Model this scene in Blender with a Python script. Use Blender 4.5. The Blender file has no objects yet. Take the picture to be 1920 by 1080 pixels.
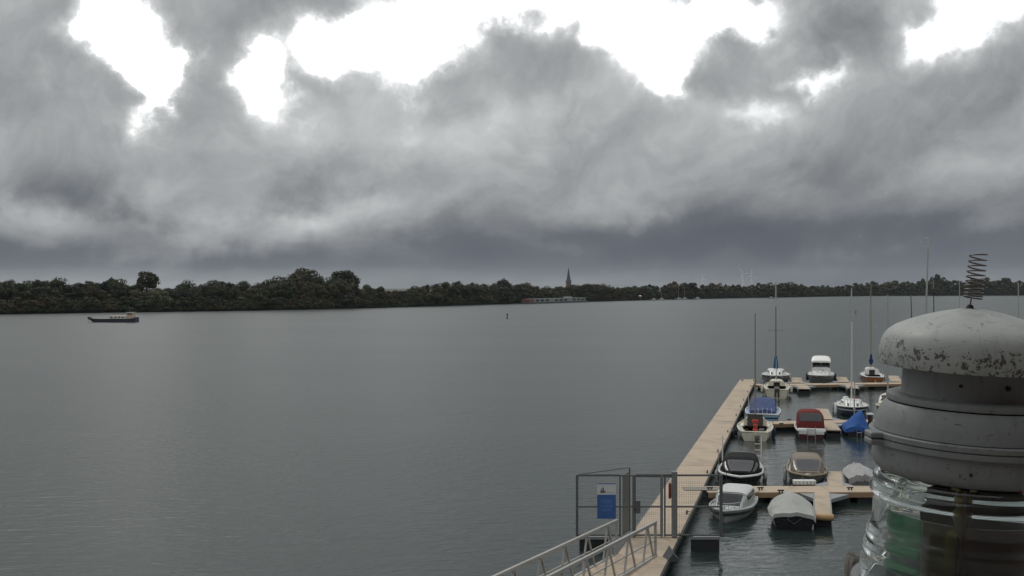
import bpy, bmesh, math, random
import numpy as np
from mathutils import Vector, Matrix
R = math.radians
sc = bpy.context.scene
COL = sc.collection

# ------------------------------------------------------------------ camera
EYE = 9.2            # eye height above the lake
FPX = 2000.0         # focal length in pixels of a 1920 wide picture
cam_d = bpy.data.cameras.new('camera')
cam = bpy.data.objects.new('camera', cam_d)
COL.objects.link(cam)
cam.location = (0, 0, EYE)
cam.rotation_euler = (R(90), 0, 0)
cam_d.sensor_width = 36
cam_d.lens = 36 * FPX / 1920
cam_d.clip_start = 0.05
cam_d.clip_end = 20000
sc.camera = cam
sc.view_settings.view_transform = 'Standard'
sc.view_settings.look = 'None'
sc.view_settings.gamma = 1
sc.view_settings.use_curve_mapping = False
sc.view_settings.exposure = 0.0
sc.cycles.use_denoising = True
sc.cycles.max_bounces = 10
sc.cycles.transmission_bounces = 10
sc.cycles.glossy_bounces = 6
sc.cycles.volume_bounces = 1
sc.cycles.caustics_reflective = False
sc.cycles.caustics_refractive = False

# ------------------------------------------------------------------ node helper
class NT:
    def __init__(s, nt):
        s.nt = nt; s.n = nt.nodes; s.l = nt.links
    def new(s, t, **kw):
        n = s.n.new(t)
        for k, v in kw.items(): setattr(n, k, v)
        return n
    def put(s, sock, v):
        if isinstance(v, bpy.types.NodeSocket): s.l.new(v, sock)
        elif v is not None: sock.default_value = v
    def m(s, op, a, b=None, c=None, clamp=False):
        n = s.new('ShaderNodeMath', operation=op); n.use_clamp = clamp
        s.put(n.inputs[0], a)
        if b is not None: s.put(n.inputs[1], b)
        if c is not None: s.put(n.inputs[2], c)
        return n.outputs[0]
    def v(s, op, a, b=None, c=None):
        n = s.new('ShaderNodeVectorMath', operation=op)
        s.put(n.inputs[0], a)
        if b is not None: s.put(n.inputs['Scale' if op == 'SCALE' else 1], b)
        if c is not None: s.put(n.inputs[2], c)
        return n.outputs['Value'] if op in ('LENGTH', 'DOT_PRODUCT', 'DISTANCE') else n.outputs[0]
    def noise(s, vec, scale, detail=4, rough=.5, dist=0, out=0, dim='3D'):
        n = s.new('ShaderNodeTexNoise', noise_dimensions=dim)
        s.put(n.inputs['Vector'], vec); n.inputs['Scale'].default_value = scale
        n.inputs['Detail'].default_value = detail; n.inputs['Roughness'].default_value = rough
        n.inputs['Distortion'].default_value = dist
        return n.outputs[out]
    def rng(s, x, a, b, c, d, smooth=True):
        n = s.new('ShaderNodeMapRange', interpolation_type='SMOOTHSTEP' if smooth else 'LINEAR')
        s.put(n.inputs[0], x)
        for i, q in enumerate((a, b, c, d)): s.put(n.inputs[i + 1], q)
        return n.outputs[0]
    def ramp(s, x, stops, interp='LINEAR'):
        n = s.new('ShaderNodeValToRGB'); n.color_ramp.interpolation = interp
        e = n.color_ramp.elements
        while len(e) < len(stops): e.new(0.5)
        for el, (p, c) in zip(e, stops):
            el.position = p; el.color = (*c, 1)
        s.put(n.inputs[0], x)
        return n.outputs[0]
    def mix(s, f, a, b, blend='MIX'):
        n = s.new('ShaderNodeMix', data_type='RGBA', blend_type=blend)
        s.put(n.inputs[0], f)
        for i, q in ((6, a), (7, b)):
            if not isinstance(q, bpy.types.NodeSocket): q = (*q, 1) if len(q) == 3 else q
            s.put(n.inputs[i], q)
        return n.outputs[2]
    def xyz(s, v):
        n = s.new('ShaderNodeSeparateXYZ'); s.put(n.inputs[0], v); return n.outputs
    def comb(s, x, y, z):
        n = s.new('ShaderNodeCombineXYZ')
        for i, q in enumerate((x, y, z)): s.put(n.inputs[i], q)
        return n.outputs[0]

# ------------------------------------------------------------------ sky: broken heavy overcast
SUN_AZ, SUN_EL = -25.0, 48.0       # degrees, clockwise from +Y; a veiled sun ahead and high
w = bpy.data.worlds.new('World'); sc.world = w; w.use_nodes = True
w.cycles.sampling_method = 'MANUAL'; w.cycles.sample_map_resolution = 1024
k = NT(w.node_tree)
for n in list(k.n): k.n.remove(n)
d = k.new('ShaderNodeTexCoord').outputs['Generated']
dx, dy, dz = k.xyz(d)
dzc = k.m('MAXIMUM', dz, 0.0)
el = k.m('MULTIPLY', k.m('ARCSINE', dzc), 57.2958)
az = k.m('MULTIPLY', k.m('ARCTAN2', dx, dy), 57.2958)
def warp(scale, amp, det):
    c = k.noise(d, scale, det, .55, out=1)
    return k.v('SCALE', k.v('SUBTRACT', c, (.5, .5, .5)), amp)
P = k.comb(az, el, 0.0)
P = k.v('ADD', P, warp(5.0, 4.5, 2))
P = k.v('ADD', P, k.v('MULTIPLY', warp(20.0, 4.6, 8), (1, .85, 0)))
P = k.v('MULTIPLY', P, (1, 1, 0))
# cloud masses (+) and gaps (-): azimuth, elevation, half widths in degrees, optical weight
CLOUDS = [(-20.4,13.0,3.6,3.4,-1.5), (-18.6,11.7,3.4,2.3,-1.1), (-16.8,11.4,1.1,1.6,-0.5), (-18.5,9.6,1.3,1.9,-0.9), (-22.5,13.9,2.0,1.4,-0.35), (-23.9,11.0,0.8,0.8,-0.35), (-13.1,11.0,2.1,2.9,-0.95), (-9.1,12.3,5.4,2.3,-0.9), (-4.6,13.5,5.7,3.7,-1.3), (-6.7,11.0,3.7,2.1,-0.8), (-1.7,14.8,4.3,2.0,-1.1), (5.4,14.6,7.4,2.6,-1.3), (7.8,12.4,3.7,2.1,-0.9), (9.0,11.3,2.0,1.4,-0.6), (12.4,14.4,4.9,1.6,-1.1), (22.5,12.6,4.3,2.7,-1.3), (24.9,13.6,4.3,1.7,-1.0), (14.4,12.7,1.3,0.8,-0.5), (15.9,11.6,2.3,1.0,-0.8), (13.6,9.7,2.9,1.3,-0.4), (-23.0,9.1,6.9,6.3,0.35), (-21.3,5.5,5.4,2.9,0.45), (-25.2,12.3,4.9,5.7,0.3), (-15.4,10.2,2.6,2.9,0.55), (-17.0,9.4,2.3,1.4,0.35), (-13.8,13.8,6.6,2.3,0.75), (-9.9,14.1,3.2,1.4,0.45), (-11.3,6.0,6.6,1.7,0.3), (0.7,12.8,3.4,3.2,0.7), (3.4,11.7,3.4,2.3,0.45), (-3.1,10.2,2.6,2.3,0.3), (-10.2,10.6,2.0,1.7,0.3), (16.7,13.3,5.7,2.0,0.85), (19.3,13.7,2.6,1.7,0.5), (12.1,11.5,3.4,1.7,0.6), (11.0,11.6,2.0,1.4,0.3), (20.8,10.3,6.3,2.3,0.4), (24.9,9.8,4.3,4.6,0.5), (20.3,7.5,8.0,3.2,0.35), (14.6,7.7,6.9,2.3,0.2), (-17.7,5.7,4.6,1.7,-0.3), (-20.8,3.5,12.0,2.2,-0.50), (-8.8,3.6,12.0,1.9,-0.26), (15.0,5.2,15.0,3.0,0.28), (0.0,8.5,3.2,3.2,-0.22), (-4.0,7.7,2.6,1.1,-0.2), (6.3,4.8,4.6,1.4,-0.15), (1.1,6.8,5.7,2.0,0.2), (10.5,3.1,14.3,1.4,0.3), (21.6,4.3,8.6,1.7,0.12), (22.3,5.5,5.7,1.1,-0.18)]
acc = 0.0
for (a0, e0, ra, re, amp) in CLOUDS:
    kk = 1.08 if amp < 0 else 1.2
    q = k.v('MULTIPLY', k.v('SUBTRACT', P, (a0, e0, 0)), (1 / (kk * ra), 1 / (kk * re), 0))
    acc = k.m('ADD', acc, k.rng(k.v('LENGTH', q), 1.0, 0.0, 0.0, amp * (1.02 if amp < 0 else (.7 if e0 > 8.5 else 1.0))))
# billows: warped cells whose tops catch the light and whose undersides stay grey
ey = k.m('MULTIPLY', k.m('LOGARITHM', k.m('ADD', el, 2.5), 2.71828), 7.0)       # rows of cloud crowd together towards the horizon
hx = k.comb(az, k.m('SUBTRACT', ey, k.m('MULTIPLY', az, k.rng(az, -5, 25, .03, .16))), 0.0)      # bands climb to the right
hw = k.v('ADD', hx, k.v('MULTIPLY', warp(10.0, 5.5, 7), (1, .6, 0)))
def field(up):
    p = k.v('MULTIPLY', k.v('ADD', hw, (0, up, 0)), (.13, .24, 0))
    vo = k.new('ShaderNodeTexVoronoi', feature='SMOOTH_F1', voronoi_dimensions='2D'); k.put(vo.inputs['Vector'], p)
    vo.inputs['Scale'].default_value = 1.0; vo.inputs['Detail'].default_value = 2.0; vo.inputs['Roughness'].default_value = .5; vo.inputs['Smoothness'].default_value = .9
    lump = k.m('SUBTRACT', .62, vo.outputs['Distance'])
    f = k.noise(k.v('MULTIPLY', p, (1, .85, 0)), 1.1, 10, .66, .2, dim='2D')
    return k.m('ADD', k.m('MULTIPLY', lump, .5), k.m('SUBTRACT', f, .5))
n1, n2 = field(0.0), field(.55)
shade = k.m('SUBTRACT', n1, n2)
base = k.m('ADD', k.rng(el, 0.2, 1.4, k.rng(az, -15, 10, .66, .84), 0.99), k.m('ADD', k.rng(el, 1.5, 5.4, 0.0, -.40), k.rng(el, 5.0, 13.0, 0.0, -.08)))
T = k.m('ADD', k.m('ADD', base, acc), k.m('MULTIPLY', n1, k.m('ADD', k.rng(el, .5, 3.0, .35, .80), k.rng(el, 4.5, 8.5, 0.0, .40))))
thin = k.rng(el, 1.6, 8.0, 1.0, .30)                                   # higher cloud is thinner
body_ = k.m('MULTIPLY', k.rng(T, .1, .55, 0.0, 1.0), k.rng(el, 2.0, 8.0, 0.0, .09))
T = k.m('ADD', k.m('ADD', k.m('MINIMUM', T, .2), body_), k.m('MULTIPLY', k.m('MAXIMUM', k.m('SUBTRACT', T, .2), 0.0), thin))
T = k.m('SUBTRACT', T, k.m('MULTIPLY', shade, k.rng(el, .8, 4.0, .26, .60)))
Tn = k.m('DIVIDE', k.m('ADD', T, .3), 1.5, clamp=True)
cl = k.ramp(Tn, [(0.0, (1.12, 1.12, 1.12)), (.13, (1.0, 1.0, 1.0)), (.24, (.76, .76, .76)), (.36, (.54, .543, .545)),
                 (.50, (.375, .38, .384)), (.66, (.225, .232, .240)), (.82, (.120, .130, .150)), (1.0, (.092, .102, .124))])
# overcast brightens towards the zenith
cl = k.mix(1.0, cl, (.978, 1.0, 1.008), 'MULTIPLY')
cl = k.mix(1.0, cl, k.comb(*[k.rng(el, 14, 60, 1.0, 1.9)] * 3), 'MULTIPLY')
sky = k.new('ShaderNodeTexSky', sky_type='NISHITA')
sky.sun_disc = False; sky.sun_elevation = R(SUN_EL); sky.sun_rotation = R(SUN_AZ); sky.dust_density = 4
gap = k.mix(1.0, k.mix(1.0, sky.outputs[0], (.09, .09, .09), 'MULTIPLY'), (.75, .73, .7), 'ADD')   # blue washed white by thin high cloud
col = k.mix(k.rng(T, .10, -.25, 0.0, 0.8), cl, gap)
bg = k.new('ShaderNodeBackground'); k.put(bg.inputs[0], col); bg.inputs[1].default_value = 1.0
k.l.new(bg.outputs[0], k.new('ShaderNodeOutputWorld').inputs[0])

sun_d = bpy.data.lights.new('sun', 'SUN'); sun_d.energy = 0.9; sun_d.angle = R(18); sun_d.color = (1, .96, .9)
sun = bpy.data.objects.new('sun', sun_d); COL.objects.link(sun)
sv = Vector((math.sin(R(SUN_AZ)) * math.cos(R(SUN_EL)), math.cos(R(SUN_AZ)) * math.cos(R(SUN_EL)), math.sin(R(SUN_EL))))
sun.rotation_euler = sv.to_track_quat('Z', 'Y').to_euler(); sun.location = sv * 300

# ------------------------------------------------------------------ scene helpers
def at(px, py, z=0.0):                 # ground point at height z in that direction from the terrace
    Y = FPX * (EYE - z) / (py - 540.0)
    return Vector(((px - 960) / FPX * Y, Y, z))
def tag(o, label=None, cat=None, group=None, kind=None):
    for a, b in (('label', label), ('category', cat), ('group', group), ('kind', kind)):
        if b: o[a] = b
    return o
def empty(name, loc=(0, 0, 0), rz=0.0, label=None, cat=None, group=None):
    o = bpy.data.objects.new(name, None); COL.objects.link(o)
    o.location = loc; o.rotation_euler = (0, 0, rz); o.empty_display_size = .2
    return tag(o, label, cat, group)

class MB:
    """collects shapes; build() links them as ONE mesh object"""
    def __init__(s): s.vs = []; s.fs = []
    def add(s, vs, fs):
        o = len(s.vs); s.vs += [tuple(v) for v in vs]; s.fs += [tuple(i + o for i in f) for f in fs]; return s
    def box(s, c, size, M=None):
        x, y, z = (q / 2 for q in size); c = Vector(c)
        vs = [Vector((a, b, e)) for a in (-x, x) for b in (-y, y) for e in (-z, z)]
        vs = [c + (M @ v if M else v) for v in vs]
        return s.add(vs, [(0, 1, 3, 2), (4, 6, 7, 5), (0, 4, 5, 1), (2, 3, 7, 6), (0, 2, 6, 4), (1, 5, 7, 3)])
    def bar(s, p, q, wd, ht, up=(0, 0, 1)):
        p, q = Vector(p), Vector(q); t = (q - p).normalized(); u = Vector(up)
        sx = t.cross(u).normalized(); u = sx.cross(t)
        vs = [e + sx * a * wd / 2 + u * b * ht / 2 for e in (p, q) for a, b in ((-1, -1), (1, -1), (1, 1), (-1, 1))]
        return s.add(vs, [(3, 2, 1, 0), (4, 5, 6, 7), (0, 1, 5, 4), (1, 2, 6, 5), (2, 3, 7, 6), (3, 0, 4, 7)])
    def tube(s, pts, r, n=6, r1=None, closed=False):
        pts = [Vector(p) for p in pts]; m = len(pts); rings = []
        prev = None
        for i, p in enumerate(pts):
            t = ((pts[(i + 1) % m] if (closed or i < m - 1) else p) - (pts[i - 1] if (closed or i > 0) else p)).normalized()
            if prev is None: prev = t.orthogonal().normalized()
            a = (prev - t * prev.dot(t)).normalized(); b = t.cross(a); prev = a
            rr = r if r1 is None else r + (r1 - r) * i / (m - 1)
            rings.append([p + (a * math.cos(2 * math.pi * j / n) + b * math.sin(2 * math.pi * j / n)) * rr for j in range(n)])
        return s.loft(rings, cap=not closed, wrap=closed)
    def loft(s, rings, cap=True, wrap=False, ring_closed=True):
        m, n = len(rings), len(rings[0]); fs = []
        for i in range(m if wrap else m - 1):
            for j in range(n if ring_closed else n - 1):
                a, b = i * n, ((i + 1) % m) * n; j2 = (j + 1) % n
                fs.append((a + j, a + j2, b + j2, b + j))
        if cap and not wrap:
            fs.append(tuple(reversed(range(n)))); fs.append(tuple(range((m - 1) * n, m * n)))
        return s.add([v for r in rings for v in r], fs)
    def lathe(s, prof, n=32, c=(0, 0, 0), a0=0, a1=2 * math.pi):
        full = abs(a1 - a0 - 2 * math.pi) < 1e-6; N = n if full else n + 1
        rings = [[(c[0] + r * math.cos(a0 + (a1 - a0) * j / n), c[1] + r * math.sin(a0 + (a1 - a0) * j / n), c[2] + z) for j in range(N)] for r, z in prof]
        return s.loft(rings, cap=False, ring_closed=full)
    def prism(s, poly, z0, z1):
        n = len(poly)
        return s.add([(x, y, z0) for x, y in poly] + [(x, y, z1) for x, y in poly],
                     [tuple(reversed(range(n))), tuple(range(n, 2 * n))] + [(i, (i + 1) % n, n + (i + 1) % n, n + i) for i in range(n)])
    def build(s, name, mat, parent=None, smooth=False, bevel=0.0, angle=40):
        me = bpy.data.meshes.new(name); me.from_pydata(s.vs, [], s.fs)
        bm = bmesh.new(); bm.from_mesh(me)
        bmesh.ops.remove_doubles(bm, verts=bm.verts, dist=1e-5)
        if bevel:
            es = [e for e in bm.edges if len(e.link_faces) == 2 and e.calc_face_angle() > R(30)]
            bmesh.ops.bevel(bm, geom=es, offset=bevel, segments=1, affect='EDGES', clamp_overlap=True)
        bmesh.ops.recalc_face_normals(bm, faces=bm.faces)
        bm.to_mesh(me); bm.free()
        if smooth:
            me.polygons.foreach_set('use_smooth', [True] * len(me.polygons))
            me.set_sharp_from_angle(angle=R(angle))
        if mat: me.materials.append(mat)
        o = bpy.data.objects.new(name, me); COL.objects.link(o); o.parent = parent
        return o

MATS = {}
def mat(name, col, rough=.6, metal=0.0, vary=.18, scale=6.0, bump=0.0, spec=.5, dirt=None, dirt_amt=.4, dirt_scale=2.5, stretch=(1, 1, 1)):
    if name in MATS: return MATS[name]
    M = bpy.data.materials.new(name); M.use_nodes = True; t = NT(M.node_tree)
    b = t.n['Principled BSDF']
    pos = t.v('MULTIPLY', t.new('ShaderNodeTexCoord').outputs['Object'], stretch)
    f = t.noise(pos, scale, 5, .6)
    c = t.mix(f, tuple(q * (1 - vary) for q in col), tuple(min(1, q * (1 + vary)) for q in col))
    if dirt:
        c = t.mix(t.m('MULTIPLY', t.rng(t.noise(pos, dirt_scale, 6, .65), .48, .68, 0, 1), dirt_amt), c, dirt)
    t.put(b.inputs['Base Color'], c)
    t.put(b.inputs['Roughness'], t.rng(f, .3, .7, max(.02, rough - .08), min(1, rough + .08)))
    b.inputs['Metallic'].default_value = metal
    b.inputs['Specular IOR Level'].default_value = spec
    if bump:
        bn = t.new('ShaderNodeBump'); bn.inputs['Strength'].default_value = bump; bn.inputs['Distance'].default_value = .02
        t.put(bn.inputs['Height'], t.noise(pos, scale * 3, 5, .6)); t.l.new(bn.outputs[0], b.inputs['Normal'])
    MATS[name] = M
    return M

# ------------------------------------------------------------------ water
def water_mat():
    M = bpy.data.materials.new('lake_water'); M.use_nodes = True; t = NT(M.node_tree); b = t.n['Principled BSDF']
    pos = t.new('ShaderNodeNewGeometry').outputs['Position']
    px, py, _ = t.xyz(pos)
    lee = t.rng(t.m('SUBTRACT', px, t.m('ADD', t.m('MULTIPLY', py, .272), -4.6)), -.6, 2.4, 1.0, .40)   # calm behind the pontoon
    far = t.rng(py, 92, 108, 0, 1)
    lee = t.m('MAXIMUM', lee, far)
    rot = t.new('ShaderNodeVectorRotate', rotation_type='Z_AXIS'); t.put(rot.inputs['Vector'], pos); rot.inputs['Angle'].default_value = R(-9)
    p = rot.outputs[0]
    a = t.noise(t.v('MULTIPLY', p, (1.0, 2.3, 1)), 1.0, 3, .55, .6)
    c = t.noise(t.v('MULTIPLY', p, (.22, .6, 1)), 1.0, 2, .5, .5)
    e = t.noise(t.v('MULTIPLY', p, (3.0, 6.5, 1)), 1.0, 2, .5)
    gust = t.rng(t.noise(t.v('MULTIPLY', pos, (.012, .03, 1)), 1.0, 3, .6), .3, .7, .55, 1.1)
    h = t.m('ADD', t.m('ADD', t.m('MULTIPLY', a, .082), t.m('MULTIPLY', c, .05)), t.m('MULTIPLY', e, .018))
    h = t.m('MULTIPLY', h, t.m('MULTIPLY', lee, gust))
    bn = t.new('ShaderNodeBump'); bn.inputs['Strength'].default_value = 1.0; bn.inputs['Distance'].default_value = 1.0
    t.put(bn.inputs['Height'], h)
    t.l.new(bn.outputs[0], b.inputs['Normal'])
    b.inputs['Base Color'].default_value = (.017, .028, .026, 1)
    t.put(b.inputs['Roughness'], t.rng(lee, .3, 1.0, .08, .36))
    b.inputs['IOR'].default_value = 1.333
    return M
m_ = MB().add([(-6000, -400, 0), (6000, -400, 0), (6000, 3000, 0), (-6000, 3000, 0)], [(0, 1, 2, 3)])
tag(m_.build('lake_water', water_mat()), 'grey rippled lake reaching to the far wooded shore', 'lake', kind='structure')

# ------------------------------------------------------------------ far shore
SHORE = [(-900, 606), (-300, 596), (0, 589.5), (200, 586), (400, 583.5), (600, 580), (800, 574.5), (980, 568.8), (1100, 565.5), (1200, 563), (1310, 560.3),
         (1400, 558.6), (1550, 556), (1650, 554.6), (1920, 554), (2300, 553.6), (2900, 553.5)]
shore = [at(px, py) for px, py in SHORE]
soil = mat('bank_soil', (.05, .048, .03), .9, vary=.4, scale=.3)
rings = []
for p in shore:
    out = Vector((p.x, p.y, 0)).normalized()
    rings.append([p + out * q + Vector((0, 0, z)) for q, z in ((-3, -.6), (0, .05), (3, .4), (30, 1.6), (400, 3), (7000, 5))])
m_ = MB().loft(rings, cap=False, ring_closed=False)
tag(m_.build('far_shore_ground', soil, smooth=True), 'low wooded bank along the far side of the lake', 'shore', kind='structure')

def leaf_mat():
    M = bpy.data.materials.new('foliage'); M.use_nodes = True; t = NT(M.node_tree); b = t.n['Principled BSDF']
    at_ = t.new('ShaderNodeAttribute'); at_.attribute_name = 'tint'
    f = t.noise(t.new('ShaderNodeNewGeometry').outputs['Position'], .35, 3, .6)
    c = t.mix(1.0, at_.outputs['Color'], t.ramp(f, [(.3, (.8, .82, .8)), (.7, (1.4, 1.35, 1.2))]), 'MULTIPLY')
    t.put(b.inputs['Base Color'], c); b.inputs['Roughness'].default_value = .75; b.inputs['Specular IOR Level'].default_value = .2
    return M
LEAF = leaf_mat()
BARK = mat('bark', (.05, .042, .034), .9, vary=.4, scale=2)
rg = np.random.default_rng(11)
def crown_cards(rg, lobes, cards, rx, z0, z1, size, up=0.0):
    """leaf clumps on a cluster of lobes; unit tree height -> verts (n,4,3)"""
    out = []
    zc, rz = (z0 + z1) / 2, (z1 - z0) / 2
    for i in range(lobes):
        u = rg.normal(size=3); u /= np.linalg.norm(u); u[2] = u[2] * .9 + up
        rad = rg.uniform(.45, .8)
        lc = np.array([u[0] * rx * rad, u[1] * rx * rad, zc + u[2] * rz * rad])
        lr = rg.uniform(.28, .46) * np.array([rx, rx, rz * .85])
        q = rg.normal(size=(cards, 3)); q /= np.linalg.norm(q, axis=1)[:, None]
        q[:, 2] = np.where(q[:, 2] < -.5, -q[:, 2], q[:, 2])
        c = lc + q * lr * rg.uniform(.65, 1.08, (cards, 1))
        nrm = q + rg.normal(scale=.28, size=q.shape); nrm /= np.linalg.norm(nrm, axis=1)[:, None]
        a = np.cross(nrm, rg.normal(size=q.shape)); a /= np.linalg.norm(a, axis=1)[:, None]
        b = np.cross(nrm, a)
        sz = size * rg.uniform(.6, 1.35, (cards, 1))
        out.append(np.stack([c - a * sz, c - b * sz * .7, c + a * sz, c + b * sz * .7], axis=1))
    return np.concatenate(out)
VAR = [crown_cards(rg, 20, 110, .40, .14, 1.0, .024), crown_cards(rg, 18, 110, .34, .12, 1.0, .024), crown_cards(rg, 22, 110, .50, .08, 1.0, .026),
       crown_cards(rg, 18, 110, .30, .10, 1.0, .024, .1), crown_cards(rg, 14, 120, .62, .0, 1.0, .04)]
LOW = [crown_cards(rg, 10, 34, .42, .12, 1.0, .06), crown_cards(rg, 9, 34, .34, .12, 1.0, .06), crown_cards(rg, 10, 34, .55, .02, 1.0, .07)]
TINTS = np.array([(.034, .040, .022), (.050, .050, .026), (.062, .048, .027), (.040, .052, .026), (.030, .036, .024), (.070, .068, .034)])
def cards_object(name, cards, tints, parent=None):
    n = len(cards); me = bpy.data.meshes.new(name)
    me.vertices.add(n * 4); me.vertices.foreach_set('co', cards.reshape(-1).astype(np.float32))
    me.loops.add(n * 4); me.loops.foreach_set('vertex_index', np.arange(n * 4, dtype=np.int32))
    me.polygons.add(n); me.polygons.foreach_set('loop_start', np.arange(0, n * 4, 4, dtype=np.int32))
    me.polygons.foreach_set('loop_total', np.full(n, 4, dtype=np.int32))
    me.update(); me.validate()
    ca = me.color_attributes.new('tint', 'FLOAT_COLOR', 'POINT')
    rgba = np.ones((n * 4, 4), np.float32); rgba[:, :3] = np.repeat(tints, 4, axis=0)
    ca.data.foreach_set('color', rgba.reshape(-1))
    me.materials.append(LEAF)
    o = bpy.data.objects.new(name, me); COL.objects.link(o); o.parent = parent
    return o
PROF = [(-900, 540), (-300, 530), (0, 530), (30, 527), (50, 531), (110, 530), (135, 536), (160, 531), (185, 535), (215, 528), (240, 536), (290, 541), (310, 543), (340, 535),
        (380, 535), (410, 528), (440, 534), (500, 533), (560, 520), (610, 530), (645, 520), (690, 540), (730, 546), (765, 543), (800, 535), (850, 532),
        (900, 534), (945, 533), (1010, 538), (1030, 541), (1060, 537), (1110, 533), (1145, 540), (1180, 540), (1240, 535), (1290, 531), (1330, 534),
        (1400, 536), (1480, 531), (1530, 538), (1600, 534), (1650, 529), (1700, 525), (1760, 523), (1800, 527), (1870, 522), (1920, 526), (2900, 526)]
def on_shore(px, back):
    py = np.interp(px, [q[0] for q in SHORE], [q[1] for q in SHORE])
    p = at(px, py); o = Vector((p.x, p.y, 0)).normalized()
    return p + o * back
def top_height(px, p, lift=0.0):
    ty = np.interp(px, [q[0] for q in PROF], [q[1] for q in PROF]) + lift
    return EYE + (540 - ty) * p.y / FPX
def wood(name, x0, x1, label, low):
    cs, ts = [], []
    r = np.random.default_rng(int(x0) + 1000)
    px = x0
    rows = ((16, 1.04, .62), (8, .86, .8), (1.5, .45, .55), (-1.2, .26, .5))
    for back, hk, sp in rows:
        px = x0
        while px < x1:
            p = on_shore(px, back + r.uniform(-2, 3))
            h = max(2.0, top_height(px, p) * hk * r.uniform(.95, 1.12))
            V = LOW if low else VAR
            i = r.integers(len(V)); v = V[i]
            if hk < .5: v = V[-1]; h = max(1.6, h * r.uniform(.6, 1.2))
            a = r.uniform(0, 6.28); c, s = math.cos(a), math.sin(a)
            wk = r.uniform(.9, 1.25)
            q = v.reshape(-1, 3) * h
            q = np.stack([(q[:, 0] * c - q[:, 1] * s) * wk + p.x, (q[:, 0] * s + q[:, 1] * c) * wk + p.y, q[:, 2] + (.6 if back > 0 else -.1)], 1)
            cs.append(q.reshape(-1, 4, 3))
            t = TINTS[r.choice(len(TINTS), p=[.26, .2, .14, .2, .14, .06])] * r.uniform(.8, 1.2)
            ts.append(np.repeat(t[None], len(v), 0) * r.uniform(.94, 1.06, (len(v), 1)))
            px += (.55 if hk > .5 else .7) * h * sp * FPX / p.y * r.uniform(.6, 1.1)
    tag(cards_object(name, np.concatenate(cs), np.concatenate(ts)), label, 'woodland', kind='stuff')
wood('woodland', -420, 780, 'dense dark mixed woodland lining the left shore behind the barge', False)
wood('woodland', 780, 1190, 'dark woodland on the middle shore below the church spire', False)
wood('woodland', 1190, 2350, 'distant low woodland along the far right shore behind the masts', True)

def limb(mb, p, q, r0, r1, seg=4):
    p, q = Vector(p), Vector(q); pts = [p.lerp(q, i / seg) + Vector((math.sin(i * 2.1 + p.x), math.cos(i * 1.7 + q.y), 0)) * .02 * (q - p).length * (0 < i < seg) for i in range(seg + 1)]
    mb.tube(pts, r0, 6, r1)
def tree(px, topy, wpx, back, var, tint, label, name='broadleaf_tree', z0=.16, up=0.0, seed=1, fine=1.0, group=None):
    p = on_shore(px, back); h = EYE + (540 - topy) * p.y / FPX - .6
    r = np.random.default_rng(seed * 7 + 3)
    rx = wpx / 2 * p.y / FPX / h
    o = empty(name, (p.x, p.y, .6), 0, label, 'tree', group)
    v = crown_cards(r, 30, int(90 * fine), rx * .95, z0, 1.0, .021 / fine ** .5 * (1 + rx), up)
    t = np.repeat(np.array(tint)[None], len(v), 0) * r.uniform(.92, 1.08, (len(v), 1))
    cards_object('crown', v * h, t, o)
    m = MB(); limb(m, (0, 0, -.9), (0, 0, h * .55), .028 * h, .014 * h)
    for i in range(6):
        a = i * 1.05 + seed; limb(m, (0, 0, h * (.22 + .05 * i)), (math.cos(a) * rx * h * .6, math.sin(a) * rx * h * .6, h * (.5 + .06 * i)), .012 * h, .004 * h)
    m.build('trunk', BARK, o, smooth=True)
    return o
DK, OL, BR, GR, PA = (.030, .034, .022), (.046, .046, .026), (.058, .046, .028), (.038, .050, .025), (.085, .088, .05)
TREES = [
 (275, 507, 50, 26, 0, OL, 'lone broad round-crowned tree rising above the wood behind the barge', .40),
 (572, 502, 74, 24, 0, OL, 'left one of the two biggest round trees on the left shore', .22),
 (645, 503, 62, 24, 0, DK, 'right one of the two biggest round trees on the left shore', .22),
 (30, 524, 42, 12, 0, DK, 'dark round tree at the left end of the far wood', .15),
 (160, 524, 30, 12, 0, DK, 'dark narrow round-topped tree just left of the barge', .15),
 (212, 519, 32, 20, 0, GR, 'small rounded green tree standing up above the barge deckhouse', .3),
 (110, 528, 34, 16, 0, BR, 'brownish broad tree between two dark round trees on the left shore', .2),
 (410, 525, 40, 14, 0, DK, 'dark bushy tree left of the pair of biggest trees', .15),
 (345, 532, 26, 14, 0, DK, 'dark small tree right of the dip in the left wood', .15),
 (492, 528, 16, 14, 0, OL, 'slim upright tree, first of two slim tips left of the biggest pair', .1),
 (522, 527, 16, 14, 0, OL, 'slim upright tree right against the left one of the biggest pair', .1),
 (714, 534, 18, 14, 0, DK, 'small dark round tree right of the pair of biggest trees', .2),
 (300, 541, 52, 3, 0, PA, 'pale green willow leaning over the water right of the barge', .0),
 (815, 545, 34, 3, 0, GR, 'green rounded tree at the water edge left of the spar buoy', .0),
 (945, 520, 30, 18, 0, DK, 'tall round-topped tree left of the passenger ship', .2),
 (988, 531, 46, 12, 0, BR, 'broad domed tree directly behind the red end of the passenger ship', .1),
 (1030, 541, 36, 10, 0, PA, 'pale olive tree behind the middle of the passenger ship', .05),
 (1108, 529, 52, 20, 0, BR, 'wide brownish domed tree right beside the church spire', .1),
 (1192, 549, 26, 2, 0, BR, 'low red-brown bush at the water right of the passenger ship', .0),
 (1290, 527, 40, 14, 0, DK, 'broad dark tree under the smallest wind turbine', .1),
 (1480, 527, 34, 14, 0, BR, 'domed tree just right of the tallest left mast on the far shore', .1),
 (1757, 511, 15, 14, 0, GR, 'tall pointed green tree topping the far right wood', .1),
]
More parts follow.
